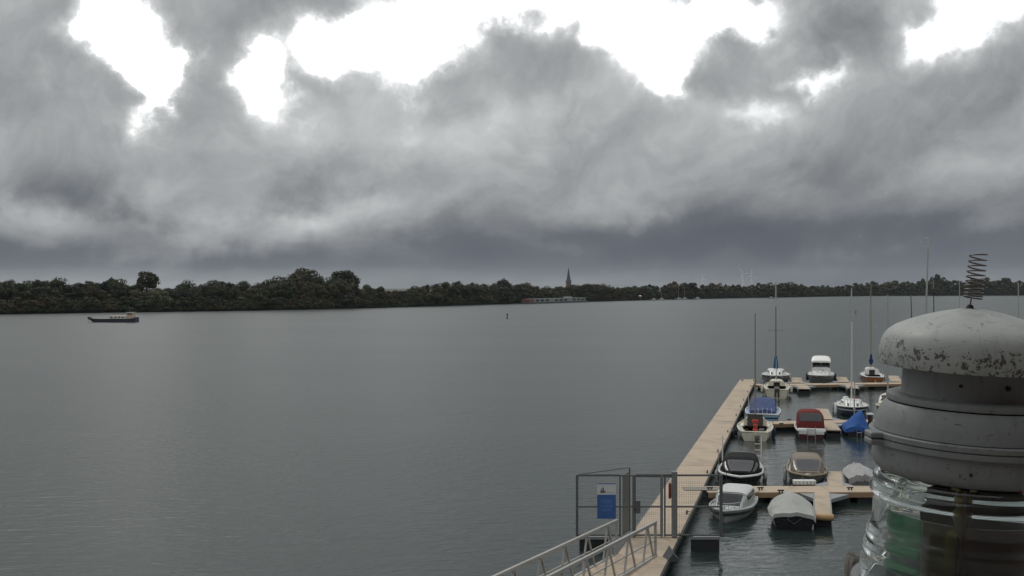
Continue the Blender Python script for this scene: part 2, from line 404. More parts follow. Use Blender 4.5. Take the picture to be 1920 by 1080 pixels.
for i, (px, ty, wp, bk, va, ti, lab, z0) in enumerate(TREES):
    tree(px, ty, wp, bk, va, ti, lab, z0=z0, seed=i + 1, fine=1.0 if px < 800 else .6, name='bush' if 'bush ' in lab else 'broadleaf_tree')

# ================================================================== marina
DECK = .45
def deck_mat():
    M = bpy.data.materials.new('weathered_decking'); M.use_nodes = True; t = NT(M.node_tree); b = t.n['Principled BSDF']
    pos = t.new('ShaderNodeTexCoord').outputs['Object']
    f = t.noise(t.v('MULTIPLY', pos, (1.2, 7.0, 1)), 1.0, 5, .6)
    g = t.noise(pos, .9, 4, .6)
    c = t.mix(f, (.41, .325, .24), (.53, .43, .325))
    c = t.mix(t.rng(g, .42, .72, 0, .7), c, (.29, .25, .205))
    c = t.mix(t.rng(t.noise(pos, 2.3, 5, .7), .60, .72, 0, .6), c, (.17, .15, .125))
    c = t.mix(t.rng(t.noise(pos, 5.0, 3, .6), .70, .74, 0, .7), c, (.55, .54, .50))
    wv = t.new('ShaderNodeTexWave', wave_type='BANDS', bands_direction='Y'); t.put(wv.inputs['Vector'], pos); wv.inputs['Scale'].default_value = 1.6
    c = t.mix(t.m('MULTIPLY', t.rng(wv.outputs[1], 0, .12, 1, 0), .45), c, (.12, .09, .06))
    t.put(b.inputs['Base Color'], c); b.inputs['Roughness'].default_value = .8; b.inputs['Specular IOR Level'].default_value = .25
    return M
WOOD = deck_mat()
FASCIA = mat('fascia_timber', (.30, .20, .12), .8, vary=.3, scale=3)
FLOATM = mat('black_float', (.02, .02, .021), .6, vary=.3)
GALV = mat('galvanised_steel', (.27, .28, .285), .5, .4, vary=.2, scale=9)
DGREY = mat('dark_grey_steel', (.085, .09, .095), .5, .3, vary=.2, scale=9)
RUBBER = mat('black_rubber', (.018, .018, .018), .65, vary=.3)
ROPE = mat('rope', (.12, .11, .09), .9)
CREAM = mat('cream_gelcoat', (.62, .58, .47), .3, vary=.06, dirt=(.4, .37, .28), dirt_amt=.35)
WHITE = mat('white_gelcoat', (.74, .74, .71), .28, vary=.05, dirt=(.45, .44, .38), dirt_amt=.3)
GWHITE = mat('greyed_gelcoat', (.42, .44, .42), .4, vary=.08, dirt=(.26, .27, .24), dirt_amt=.5)
GREYH = mat('grey_hull_paint', (.15, .155, .15), .35, vary=.1)
BLACKH = mat('black_hull_paint', (.012, .012, .014), .22, vary=.2)
NAVY = mat('navy_hull_paint', (.020, .036, .075), .25, vary=.15)
LBLUE = mat('light_blue_paint', (.24, .40, .52), .35, vary=.1)
WINE = mat('wine_red_hull', (.07, .012, .016), .3, vary=.15)
VARN = mat('varnished_mahogany', (.24, .085, .025), .3, vary=.3, scale=2, stretch=(1, 8, 1))
GLASSD = mat('dark_window', (.018, .021, .024), .12, vary=.1, spec=.45)
VINYL = mat('clear_vinyl_window', (.055, .055, .057), .22, vary=.15, spec=.4)
ALU = mat('mast_aluminium', (.45, .44, .41), .4, .5, vary=.1)
WPOLE = mat('white_pole', (.62, .58, .53), .45, vary=.1)
TANW = mat('tan_spar', (.25, .20, .13), .5, vary=.2)
STEEL = mat('stainless_steel', (.55, .55, .55), .25, .8, vary=.05)
RED = mat('red_cloth', (.42, .045, .03), .7, vary=.2)
def cloth(name, col, fold=4.0, b=.6):
    return mat(name, col, .85, vary=.14, scale=fold, bump=b, spec=.15, dirt=tuple(q * .6 for q in col), dirt_amt=.35, dirt_scale=1.6)
BLKC = cloth('black_canvas', (.012, .012, .013))
TANC = cloth('taupe_canvas', (.235, .20, .165))
REDC = cloth('red_canvas', (.15, .03, .026))
BLUC = cloth('blue_tarpaulin', (.065, .09, .185))
BBLC = cloth('bright_blue_tarpaulin', (.035, .10, .30))
GRYC = cloth('grey_tarpaulin', (.36, .37, .345))
LGRC = cloth('light_grey_tarpaulin', (.34, .335, .33))
NAVC = cloth('navy_sail_cover', (.02, .04, .13))
SBLC = cloth('blue_sail_cover', (.03, .09, .20))

def slab(m, a, b, wd, z0, z1, off=0.0):
    """a straight slab from a to b (xy), wd wide"""
    a, b = Vector((a[0], a[1], 0)), Vector((b[0], b[1], 0)); t = (b - a).normalized(); s = Vector((t.y, -t.x, 0))
    pts = [a + s * (off - wd / 2), b + s * (off - wd / 2), b + s * (off + wd / 2), a + s * (off + wd / 2)]
    return m.prism([(p.x, p.y) for p in pts], z0, z1)
def cleat(parent, p, ang=0.0):
    m = MB(); c, s = math.cos(ang), math.sin(ang); p = Vector(p)
    m.bar(p + Vector((-c * .14, -s * .14, .10)), p + Vector((c * .14, s * .14, .10)), .05, .05)
    m.bar(p + Vector((-c * .06, -s * .06, 0)), p + Vector((-c * .06, -s * .06, .1)), .05, .05, (1, 0, 0)).bar(p + Vector((c * .06, s * .06, 0)), p + Vector((c * .06, s * .06, .1)), .05, .05, (1, 0, 0))
    return m.build('cleat', RUBBER, parent)

# ---- main pontoon: straight walkway of seven deck sections
LE0, LE1 = at(1180, 1008, DECK), at(1388, 711, DECK)
RE0, RE1 = at(1272, 1008, DECK), at(1417, 711, DECK)
LD, RD = LE1 - LE0, RE1 - RE0
def edges(t): return LE0 + LD * t, RE0 + RD * t
main = empty('main_pontoon', (0, 0, 0), 0, 'long tan decked floating walkway running from the gate towards open water', 'pontoon')
ts = [-.16, .0, .095, .235, .37, .50, .655, .745, .90, 1.0]
for i in range(len(ts) - 1):
    g = .00035
    (l0, r0), (l1, r1) = edges(ts[i] + g), edges(ts[i + 1] - g)
    MB().prism([(p.x, p.y) for p in (l0, l1, r1, r0)], DECK - .05, DECK + (.006 if i % 2 else .0)).build('deck_panel', WOOD, main)
for sgn in (0, 1):
    m = MB()
    a, b = edges(-.16)[sgn], edges(1.0)[sgn]; o = .035 if sgn else -.035
    slab(m, a, b, .07, DECK - .20, DECK - .052 + .035, o); m.build('side_beam', DGREY if not sgn else RUBBER, main)
for t in [x / 9 - .12 for x in range(10)]:
    (l0, r0), (l1, r1) = edges(t), edges(t + .075)
    k2 = [l0.lerp(r0, .08), l1.lerp(r1, .08), l1.lerp(r1, .92), l0.lerp(r0, .92)]
    MB().prism([(p.x, p.y) for p in k2], -.25, DECK - .06).build('float', FLOATM, main)
for t in (.06, .2, .3, .42, .55, .63, .7, .8, .88, .97):
    r = edges(t)[1]; cleat(main, (r.x - .12, r.y, DECK + .006), R(75))
    if t > .9: l = edges(t)[0]; cleat(main, (l.x + .3, l.y, DECK + .006), R(10))
# two fender buoys hanging on the inner edge
for t in (.43, .60, .27):
    r = edges(t)[1]
    MB().lathe([(0, .0), (.09, .03), (.11, .15), (.11, .45), (.08, .56), (.03, .62), (0, .63)], 10, (r.x + .17, r.y, DECK - .55)).build('fender', RUBBER, main, smooth=True)

def cross(name, a, b, wd, label, panels, floats):
    o = empty(name, (0, 0, 0), 0, label, 'pontoon')
    n = panels
    for i in range(n):
        p, q = a.lerp(b, i / n + .0008), a.lerp(b, (i + 1) / n - .0008)
        slab(MB(), p, q, wd, DECK - .045, DECK + .002 + .004 * (i % 2)).build('deck_panel', WOOD, o)
    for s in (-1, 1):
        slab(MB(), a, b, .06, DECK - .22, DECK - .01, s * (wd / 2 + .032)).build('side_beam', FASCIA, o)
    for i in range(floats):
        p, q = a.lerp(b, (i + .12) / floats), a.lerp(b, (i + .88) / floats)
        slab(MB(), p, q, wd * .9, -.25, DECK - .05).build('float', FLOATM, o)
    return o
def finger(par, base, tip, wd, gusset=True, bumper=False):
    f = slab(MB(), base, tip, wd, DECK - .05, DECK + .012).build('finger_deck', WOOD, par)
    b, t = Vector(base), Vector(tip); d_ = (t - b); d_.z = 0; d_.normalize(); s = Vector((d_.y, -d_.x, 0))
    for q in (-1, 1):
        slab(MB(), base, tip, .05, DECK - .20, DECK - .012, q * (wd / 2 + .027)).build('edge_beam', GALV, f)
    slab(MB(), b.lerp(t, .45), b.lerp(t, .97), wd * 1.05, -.25, DECK - .21).build('float', FLOATM, f)
    if bumper:
        c = t + d_ * .03; m = MB()
        m.tube([c - s * wd * .62 + Vector((0, 0, -.06)), c - s * wd * .3 + d_ * .06 + Vector((0, 0, -.06)), c + s * wd * .3 + d_ * .06 + Vector((0, 0, -.06)), c + s * wd * .62 + Vector((0, 0, -.06))], .13, 10)
        m.build('end_bumper', mat('bumper_timber', (.42, .27, .13), .7, vary=.25), f, smooth=True)
    if gusset:
        for q in (-1, 1):
            p0 = b + s * q * (wd / 2 + .055); p1 = p0 + s * q * .75; p2 = p0 + d_ * 1.3
            tri = [(p.x, p.y) for p in ((p0, p1, p2) if q > 0 else (p0, p2, p1))]
            MB().prism(tri, DECK - .18, DECK - .03).build('corner_gusset', GALV, par)
    return f

# rows of berths
A1, B1 = at(1322, 917.5, DECK), at(1700, 916.5, DECK)
row1 = cross('cross_pontoon', A1, B1, 1.42, 'nearest tan cross pontoon, ending behind the lantern glass', 5, 7)
A2, B2 = at(1392, 793.5, DECK), at(1800, 786, DECK)
row2 = cross('cross_pontoon', A2, B2, 1.35, 'middle tan cross pontoon with the red-canopied boat moored on it', 5, 7)
A3, B3 = at(1417, 721.5, DECK), at(1960, 715.0, DECK)
row3 = cross('cross_pontoon', A3, B3, 1.5, 'farthest tan cross pontoon with the white pilothouse boat behind it', 6, 8)
finger(row1, at(1541, 923, DECK), at(1543, 966, DECK), .60, True, True)
finger(row1, at(1567, 912, DECK), at(1565, 884, DECK), .62, True)
finger(row2, at(1553, 793, DECK), at(1563, 806.5, DECK), .82, True)
finger(row2, at(1549, 786, DECK), at(1541, 766.5, DECK), .82, True)
finger(row3, at(1503, 722.5, DECK), at(1508, 729, DECK), .95, True)
finger(row3, at(1496, 717.5, DECK), at(1492, 708, DECK), .95, True)
finger(row3, at(1594, 721, DECK), at(1600, 728, DECK), .95, True)
finger(row3, at(1582, 716.5, DECK), at(1577, 707, DECK), .95, True)
finger(row3, at(1681, 715.5, DECK), at(1674, 704.5, DECK), .95, True)
for r_, pts in ((row1, ((1331, 919), (1426, 919), (1464, 924), (1594, 919))), (row2, ((1480, 789), (1578, 787), (1465, 797))), (row3, ((1545, 719), (1650, 717)))):
    for px, py in pts: cleat(r_, at(px, py, DECK) + Vector((0, 0, .008)), .1)
p = at(1305, 917, DECK)
MB().box((p.x + .25, p.y, DECK + .022), (1.6, .75, .02)).build('joint_plate', mat('worn_plate', (.22, .20, .17), .6, .2), row1)

# white step box on the near cross pontoon, in front of the taupe boat
p = at(1509.5, 909.5, DECK)
o = empty('step_box', (p.x, p.y + .12, DECK + .008), 0, 'white ribbed step box on the near cross pontoon before the taupe boat', 'step')
MB().box((0, 0, .10), (.98, .30, .20)).build('box_body', WHITE, o, bevel=.02)
for i in range(6): MB().box((-.41 + i * .165, -.158, .09), (.05, .02, .15)).build('rib', GWHITE, o)

# mooring pile
p = at(1632, 812, 0)
o = empty('mooring_pile', (p.x, p.y, 0), 0, 'dark brown mooring pile with pale cap beside the blue tarpaulin boat', 'pile')
MB().lathe([(.16, -1), (.17, .3), (.15, 1.15), (0, 1.16)], 12).build('post', mat('wet_pile_wood', (.06, .042, .028), .8, vary=.4, scale=4, bump=.5), o, smooth=True)
MB().lathe([(.24, 1.16), (.25, 1.2), (.1, 1.29), (0, 1.30)], 12).build('pile_cap', GWHITE, o, smooth=True)

# ---- gate fence across the pontoon
FY = at(1200, 1008, DECK).y
def fx(px): return (px - 960) / FPX * FY
def fz(py): return EYE - (py - 540) / FPX * FY
fence = empty('gate_fence', (0, 0, 0), 0, 'grey steel gate fence with wire mesh across the start of the main pontoon', 'gate')
TOP, BOT, MID = fz(890), fz(1006), fz(950)
FEN = mat('fence_grey_paint', (.11, .115, .115), .5, .2, vary=.2, scale=8)
FENL = mat('fence_galvanised', (.19, .195, .19), .5, .35, vary=.2, scale=8)
for px, wpx, up in ((1082, 4.6, 0), (1162.5, 3, 0), (1189, 6, 0), (1240.5, 5, 0), (1246.5, 3, 0), (1264.5, 10, 6), (1352, 5.5, 0)):
    wd = wpx / FPX * FY
    MB().box((fx(px), FY, (BOT + TOP) / 2 + up / 2 / FPX * FY), (wd, wd, TOP - BOT + up / FPX * FY)).build('post', FENL if px in (1240.5, 1264.5) else FEN, fence, bevel=.008)
def rail(x0, x1, z, h, nm='rail', y=FY): MB().box(((fx(x0) + fx(x1)) / 2, y, z), (fx(x1) - fx(x0), .045, h)).build(nm, FEN, fence)
rail(1084.5, 1161, TOP - .02, .07); rail(1164.2, 1185.8, TOP - .03, .05); rail(1192.2, 1259.3, TOP - .035, .11); rail(1269.7, 1349, TOP - .02, .06)
for x0, x1 in ((1084.5, 1161), (1164.2, 1185.8), (1192.2, 1238), (1248.2, 1259.3), (1269.7, 1349)): rail(x0, x1, MID, .05)
for x0, x1 in ((1084.5, 1161), (1192.2, 1238), (1248.2, 1259.3), (1269.7, 1349)): rail(x0, x1, BOT + .05, .05)
# diagonal brace on the outer wing and the panel folded back at its inner end
MB().bar((fx(1084), FY + .03, TOP), (fx(1163) + .36, FY + .75, TOP + .12), .03, .03).build('brace', FEN, fence)
xa = fx(1166)
MB().bar((xa + .04, FY + .06, (BOT + TOP) / 2), (xa + .34, FY + .80, (BOT + TOP) / 2), .02, TOP - BOT - .05).build('return_panel', mat('return_mesh_sheet', (.16, .165, .15), .6, .2, vary=.2), fence)
MB().box((xa + .36, FY + .83, (BOT + TOP) / 2 + .06), (.05, .05, TOP - BOT + .12)).build('post', FEN, fence)
MB().box((fx(1195), FY - .05, fz(950)), (.20, .06, .44)).build('lock_box', mat('lock_box_grey', (.10, .10, .105), .45, .3), fence, bevel=.01)
MB().box((fx(1191), FY - .10, fz(954)), (.04, .05, .04)).build('handle', RUBBER, fence, bevel=.008)
def wires(x0, x1, step=.075):
    m = MB(); a, b = fx(x0), fx(x1); r = .0028
    n = max(2, int((b - a) / step))
    for i in range(1, n):
        x = a + (b - a) * i / n; m.tube([(x, FY + .01, BOT + .06), (x, FY + .01, TOP - .05)], r, 3)
    nz = int((TOP - BOT) / step)
    for i in range(1, nz):
        z = BOT + (TOP - BOT) * i / nz; m.tube([(a, FY + .015, z), (b, FY + .015, z)], r, 3)
    tag(m.build('wire_mesh', FENL, fence), kind='stuff')
for x0, x1 in ((1084.5, 1161), (1192.2, 1238), (1248.5, 1259.5), (1270, 1349)): wires(x0, x1)
for x0, x1 in ((1086, 1141), (1295, 1349.5)):     # skirts below the fence wings: pale sill over a black panel
    MB().box(((fx(x0) + fx(x1)) / 2, FY + .02, BOT - .05), (fx(x1) - fx(x0), .14, .09)).build('sill', GALV, fence)
    MB().box(((fx(x0) + fx(x1)) / 2, FY + .03, (BOT - .096 - .3) / 2), (fx(x1) - fx(x0) - .02, .05, BOT - .096 + .3)).build('skirt_panel', FLOATM, fence)
MB().tube([(fx(1272), FY - .02, BOT + .12), (fx(1290), FY + .02, BOT + .02), (fx(1300), FY + .05, BOT)], .018, 6).build('stay', GALV, fence)
# red tube hanging on the big gate post
o = empty('rescue_tube', (fx(1255.6), FY - .06, fz(935)), 0, 'narrow red rescue tube hanging beside the thick gate post', 'rescue tube')
MB().lathe([(0, 0), (.035, .02), (.05, .06), (.05, .5), (.045, .55), (0, .57)], 10).build('tube_body', mat('faded_red', (.15, .03, .025), .6), o, smooth=True)
MB().tube([(0, 0, .56), (.03, .02, .62), (.05, .06, .64)], .008, 5).build('strap', RUBBER, o)
# notice board: white head with a small sailing boat, blue field with pale lines
x0, x1, z0, z1 = fx(1119.5), fx(1154.5), fz(972), fz(906)
cx, wd = (x0 + x1) / 2, x1 - x0; zs = fz(927)
bd = empty('notice_board', (cx, FY - .045, z0), 0, 'blue and white notice board with small dark sailboat on the gate fence', 'sign')
SBL = mat('sign_blue', (.035, .10, .28), .4, vary=.1); SWH = mat('sign_white', (.52, .53, .52), .4, vary=.08); SLN = mat('sign_pale_blue', (.10, .19, .42), .5); SDK = mat('sign_dark', (.03, .03, .035), .5)
H = z1 - z0; hs = zs - z0
MB().box((0, 0, hs / 2), (wd, .012, hs)).build('blue_panel', SBL, bd)
MB().box((0, 0, (hs + H - .03) / 2), (wd, .012, H - .03 - hs - .001)).build('white_panel', SWH, bd)
MB().box((0, -.001, H - .014), (wd, .014, .028)).build('top_edge', SBL, bd)
def flat(poly, name, mt, y=-.0085):
    n = len(poly)
    MB().add([(x, y, z) for x, z in poly] + [(x, y + .002, z) for x, z in poly], [tuple(range(n)), tuple(range(2 * n - 1, n - 1, -1))] + [(i, n + i, n + (i + 1) % n, (i + 1) % n) for i in range(n)]).build(name, mt, bd)
zc = hs + .09; xc = -wd * .21
flat([(xc - .10, zc + .03), (xc - .07, zc - .025), (xc + .09, zc - .025), (xc + .12, zc + .03)], 'boat_emblem', SDK)
flat([(xc + .005, zc + .04), (xc + .005, zc + .22), (xc + .06, zc + .045)], 'sail_emblem', SDK)
flat([(xc - .01, zc + .04), (xc - .01, zc + .15), (xc - .07, zc + .045)], 'sail_emblem', SDK)
flat([(xc + .15, zc - .03), (wd * .42, zc - .03), (wd * .42, zc - .015), (xc + .15, zc - .015)], 'pale_stripe', SLN)
for j, (zz, ww) in enumerate(((.80, .5), (.75, .6), (.70, .62), (.65, .55), (.54, .66), (.49, .66), (.38, .6), (.33, .5))):
    flat([(-wd * ww / 2, hs * zz), (wd * ww / 2, hs * zz), (wd * ww / 2, hs * zz + .016), (-wd * ww / 2, hs * zz + .016)], 'text_line', SLN)

# ---- gangway down to the pontoon
gd = Vector((.51, 1, -.028)); gl = gd.length
N0 = at(1230, 979, DECK + 1.10); F0 = at(1157, 976, DECK + 1.10)       # rail ends at the pontoon
GALU = mat('gangway_aluminium', (.36, .355, .335), .45, .35, vary=.15, scale=5, dirt=(.22, .2, .17), dirt_amt=.4)
gw = empty('gangway', (0, 0, 0), 0, 'aluminium gangway with truss handrails leading down to the gate', 'gangway')
LEN = 15.0
for e, side in ((N0, 1), (F0, -1)):
    tip, foot = e, e - gd / gl * LEN
    MB().bar(tip, foot, .09, .10).build('top_rail', GALU, gw, bevel=.012)
    dz_ = Vector((0, 0, -1.14))
    MB().bar(tip + dz_, foot + dz_, .10, .16).build('bottom_chord', GALU, gw, bevel=.012)
    MB().bar(tip + dz_ * .50 - gd * .1, foot + dz_ * .50, .035, .035).build('middle_rail', GALU, gw)
    MB().bar(tip - gd / gl * .06 - Vector((0, 0, .05)), tip - gd / gl * .06 + dz_ * .93, .08, .08, (1, 0, 0)).build('end_post', GALU, gw)
    n = 9; st = LEN / n
    for i in range(n):
        a = tip - gd / gl * (st * i + .25); b_ = tip - gd / gl * (st * (i + .48)); c_ = tip - gd / gl * (st * (i + .72))
        MB().bar(a + dz_ * .94, b_ - Vector((0, 0, .05)), .05, .06).build('truss_brace', GALU, gw)
        MB().bar(b_ - gd / gl * .07 - Vector((0, 0, .05)), c_ + dz_ * .94, .05, .06).build('truss_brace', GALU, gw)
na, fa = N0 + Vector((-.10, 0, -1.12)), F0 + Vector((.10, 0, -1.12))
nb, fb = na - gd / gl * LEN, fa - gd / gl * LEN
for i in range(10):
    q = [na.lerp(nb, i / 10 + .001), fa.lerp(fb, i / 10 + .001), fa.lerp(fb, (i + 1) / 10 - .001), na.lerp(nb, (i + 1) / 10 - .001)]
    MB().add([v for v in q] + [v + Vector((0, 0, .05)) for v in q], [(3, 2, 1, 0), (4, 5, 6, 7), (0, 1, 5, 4), (1, 2, 6, 5), (2, 3, 7, 6), (3, 0, 4, 7)]).build('deck_panel', WOOD, gw)
p = N0 + Vector((.18, -.1, -1.12))
MB().add([p, p + Vector((.5, .25, 0)), p + Vector((.25, .1, .36)), p + Vector((.08, -.5, -.05)), p + Vector((.55, -.25, -.05)), p + Vector((.3, -.4, .22))],
         [(0, 1, 2), (5, 4, 3), (0, 2, 5, 3), (1, 4, 5, 2), (0, 3, 4, 1)]).build('hinge_plate', DGREY, gw)

# ---- quay and terrace under the camera (below the picture)
STONE = mat('quay_concrete', (.28, .27, .25), .85, vary=.2, scale=1.5, bump=.3)
tag(MB().box((-8, -6, 0), (60, 50, 1.1)).build('quay', STONE), 'concrete quay below the terrace', 'quay', kind='structure')
tag(MB().box((0, -3.5, 4.37), (12, 13.2, 7.62)).build('roof_terrace', STONE), 'flat roof terrace carrying the lantern', 'terrace', kind='structure')
HBR = mat('blocker_brick', (.13, .10, .09), .85, vary=.3, scale=8)  # added unseen block: keeps sky light off the lantern and its glass
hh = MB().prism([(-6, -10), (6, -10), (6, 2.4), (3.4, 2.4), (3.4, -1.2), (-6, -1.2)], 8.185, 13.0)
tag(hh.build('unseen_blocker', HBR), 'unseen brick block added behind and beside the terrace to darken the lantern', 'light_blocker', kind='structure')


# ================================================================== boats (local: bow +Y, z = 0 at the waterline)
class Hull:
    def __init__(s, L, B, zs, zb, tw=.8, mid=.42, p=2.2, draft=.22, rake=.12, flare=.86):
        s.L, s.B, s.zs, s.zb, s.tw, s.mid, s.p, s.draft, s.rake, s.flare = L, B, zs, zb, tw, mid, p, draft, rake, flare
    def half(s, t):
        if t < s.mid: f = s.tw + (1 - s.tw) * math.sin(math.pi / 2 * t / s.mid)
        else: f = max(.015, 1 - ((t - s.mid) / (1 - s.mid)) ** s.p)
        return s.B / 2 * f
    def z(s, t): return s.zs + (s.zb - s.zs) * t ** 2
    def y(s, t): return -s.L / 2 + s.L * t
    def edge(s, t, side, inset=0.0, dz=0.0):
        return Vector((side * max(.005, s.half(t) - inset), s.y(t) - (inset if t > .97 else 0), s.z(t) + dz))
    def stations(s, n=18): return [1 - (1 - i / n) ** 1.35 for i in range(n + 1)]
    def hull(s, mat_, parent, stripe=None, name='hull'):
        rings = []
        for t in s.stations():
            b, z, y = s.half(t), s.z(t), s.y(t)
            bw = 1 - max(0, (t - .55) / .45) ** 2 * .55
            sec = [(1, z), (s.flare + (1 - s.flare) * .75, z * .62), (s.flare * bw, .06), (.70 * bw, -.35 * s.draft), (.3 * bw, -.8 * s.draft), (0, -s.draft)]
            pts = [(-b * f, y - s.rake * s.L * max(0, (t - .6) / .4) ** 2 * (1 - (q + s.draft) / (z + s.draft)), q) for f, q in sec]
            rings.append(pts + [(-x, yy, q) for x, yy, q in reversed(pts[:-1])])
        m = MB().loft(rings, cap=False, ring_closed=False)
        m.add(rings[0], [tuple(range(len(rings[0])))])
        o = m.build(name, mat_, parent, smooth=True, angle=50)
        if stripe:
            zf, zt, sm = stripe
            rr = []
            for t in s.stations():
                b, z, y = s.half(t), s.z(t), s.y(t)
                rk = lambda q: y - s.rake * s.L * max(0, (t - .6) / .4) ** 2 * (1 - (q + s.draft) / (z + s.draft))
                rr.append([(b + .012, rk(z * zt), z * zt), (b * (s.flare + (1 - s.flare) * .78) + .014, rk(z * zf), z * zf)])
            m = MB().loft(rr, cap=False, ring_closed=False); m.loft([[(-x, y, z) for x, y, z in r] for r in rr], cap=False, ring_closed=False)
            t0 = rr[0]; m.add([(-t0[0][0], t0[0][1] - .008, t0[0][2]), (t0[0][0], t0[0][1] - .008, t0[0][2]), (t0[1][0], t0[1][1] - .008, t0[1][2]), (-t0[1][0], t0[1][1] - .008, t0[1][2])], [(0, 1, 2, 3)])
            m.build('stripe', sm, o)
        return o
    def rub(s, mat_, parent, r=.035, name='rub_rail', stern=True):
        pts = [s.edge(t, -1, -.005) for t in s.stations()] + [s.edge(t, 1, -.005) for t in reversed(s.stations()[:-1])]
        return MB().tube(pts, r, 6, closed=stern).build(name, mat_, parent, smooth=True)
    def deck(s, mat_, parent, t0=0.0, t1=1.0, inset=.03, dz=-.03, camber=.05, name='deck', n=14):
        rings = []
        for i in range(n + 1):
            t = t0 + (t1 - t0) * i / n; b = max(.01, s.half(t) - inset); z = s.z(t) + dz
            rings.append([(-b, s.y(t), z), (-b * .5, s.y(t), z + camber * .75), (0, s.y(t), z + camber), (b * .5, s.y(t), z + camber * .75), (b, s.y(t), z)])
        return MB().loft(rings, cap=False, ring_closed=False).build(name, mat_, parent, smooth=True)
    def side_decks(s, mat_, parent, t0, t1, wd, dz=-.03, n=12):
        for sd in (-1, 1):
            rings = []
            for i in range(n + 1):
                t = t0 + (t1 - t0) * i / n; b = s.half(t) - .02; z = s.z(t) + dz
                rings.append([(sd * b, s.y(t), z), (sd * max(.01, b - wd), s.y(t), z + .02), (sd * max(.01, b - wd), s.y(t), z - .4)])
            MB().loft(rings, cap=False, ring_closed=False).build('side_deck', mat_, parent)
    def sole(s, mat_, parent, t0, t1, z):
        rings = [[(-s.half(t) * .8, s.y(t), z), (s.half(t) * .8, s.y(t), z)] for t in [t0 + (t1 - t0) * i / 8 for i in range(9)]]
        MB().loft(rings, cap=False, ring_closed=False).build('cockpit_floor', mat_, parent)

def arch(w, h, zb, e, n=16, flat=0.0):
    """cross-section over the boat: list of (x, z)"""
    out = []
    for j in range(n + 1):
        a = math.pi * j / n; c, s_ = math.cos(a), math.sin(a)
        out.append((-w * math.copysign(abs(c) ** e, c), zb + h * abs(s_) ** e))
    return out
class Canopy:
    """cloth or cabin shell: y from y0 (front face) to y1; prof(u) -> (half width, height, base z)"""
    def __init__(s, y0, y1, prof, e=.5): s.y0, s.y1, s.prof, s.e = y0, y1, prof, e
    def pt(s, u, v, off=0.0):
        w_, h, zb = s.prof(u); a = math.pi * v; c, s_ = math.cos(a), math.sin(a)
        return Vector((-(w_ + off) * math.copysign(abs(c) ** s.e, c), s.y0 + (s.y1 - s.y0) * u - math.copysign(off, s.y1 - s.y0) * (u < .45), zb + (h + off) * abs(s_) ** s.e))
    def shell(s, name, mt, parent, nu=18, nv=24, us=None):
        us = us or [i / nu for i in range(nu + 1)]
        rings = [[s.pt(u, j / nv) for j in range(nv + 1)] for u in us]
        m = MB().loft(rings, cap=False, ring_closed=False)
        for r in (rings[0], rings[-1]): m.add(r, [tuple(range(len(r)))])
        return m.build(name, mt, parent, smooth=True, angle=45)
    def pane(s, name, mt, parent, u0, u1, v0, v1, off=.012, n=8):
        rings = [[s.pt(u0 + (u1 - u0) * i / n, v0 + (v1 - v0) * j / n, off) for j in range(n + 1)] for i in range(n + 1)]
        return MB().loft(rings, cap=False, ring_closed=False).build(name, mt, parent, smooth=True)
def smooth(a, b, x):
    x = max(0, min(1, (x - a) / (b - a))); return x * x * (3 - 2 * x)
def outboard(parent, y, z, x=0.0, mt=None):
    o = MB().box((x, y - .12, z + .22), (.26, .36, .34)).build('outboard_motor', mt or RUBBER, parent, bevel=.06, smooth=True)
    MB().box((x, y - .14, z - .25), (.11, .16, .62)).build('motor_leg', mt or RUBBER, o, bevel=.02)
    return o
def ladder(parent, x, y, z0, z1, wd=.34, rungs=3, mt=None, r=.018, lean=0.0):
    m = MB()
    for s in (-1, 1): m.tube([(x + s * wd / 2, y, z0), (x + s * wd / 2, y - lean, z1)], r, 6)
    for i in range(rungs):
        q = (i + .5) / rungs; m.tube([(x - wd / 2, y - lean * q, z0 + (z1 - z0) * q), (x + wd / 2, y - lean * q, z0 + (z1 - z0) * q)], r * .9, 6)
    return m.build('ladder', mt or STEEL, parent, smooth=True)
def railing(parent, H, t0, t1, h=.45, n=5, mt=None, bow=True, inset=.1):
    m = MB(); top = []
    for sd in ((-1, 1)):
        seg = []
        for i in range(n + 1):
            t = t0 + (t1 - t0) * i / n; e = H.edge(t, sd, inset); p = e + Vector((0, 0, h)); seg.append(p)
            m.tube([e - Vector((0, 0, .02)), p], .012, 5)
        top.append(seg)
    if bow: m.tube(top[0] + list(reversed(top[1])), .014, 5)
    else:
        for q in top: m.tube(q, .014, 5)
    return m.build('railing', mt or STEEL, parent, smooth=True)
def mast(parent, y, z0, z1, r=.055, mt=None, lean=(0, 0), H=None, shrouds=True, spread=None, upper=None):
    top = Vector((lean[0], y + lean[1], z1)); bot = Vector((0, y, z0))
    o = MB().tube([bot, bot.lerp(top, .5), top], r, 8, r * .62).build('mast', mt or ALU, parent, smooth=True)
    if upper:
        q = bot.lerp(top, upper[0]); MB().tube([q, top + Vector((0, 0, .02))], r * .9, 8, r * .7).build('upper_mast', upper[1], o, smooth=True)
    if spread:
        zz = z0 + (z1 - z0) * spread; c = bot.lerp(top, spread)
        MB().tube([c + Vector((-.75, 0, .02)), c, c + Vector((.75, 0, .02))], .016, 5).build('spreader', mt or ALU, o)
    if H and shrouds:
        m = MB(); t = (y + H.L / 2) / H.L
        for sd in (-1, 1): m.tube([top * 1.0 - Vector((0, 0, .15)), H.edge(max(.05, t - .06), sd, .08)], .006, 4)
        m.tube([top - Vector((0, 0, .15)), H.edge(.985, 0.0, 0)], .006, 4)
        m.build('rigging', STEEL, o)
    return o
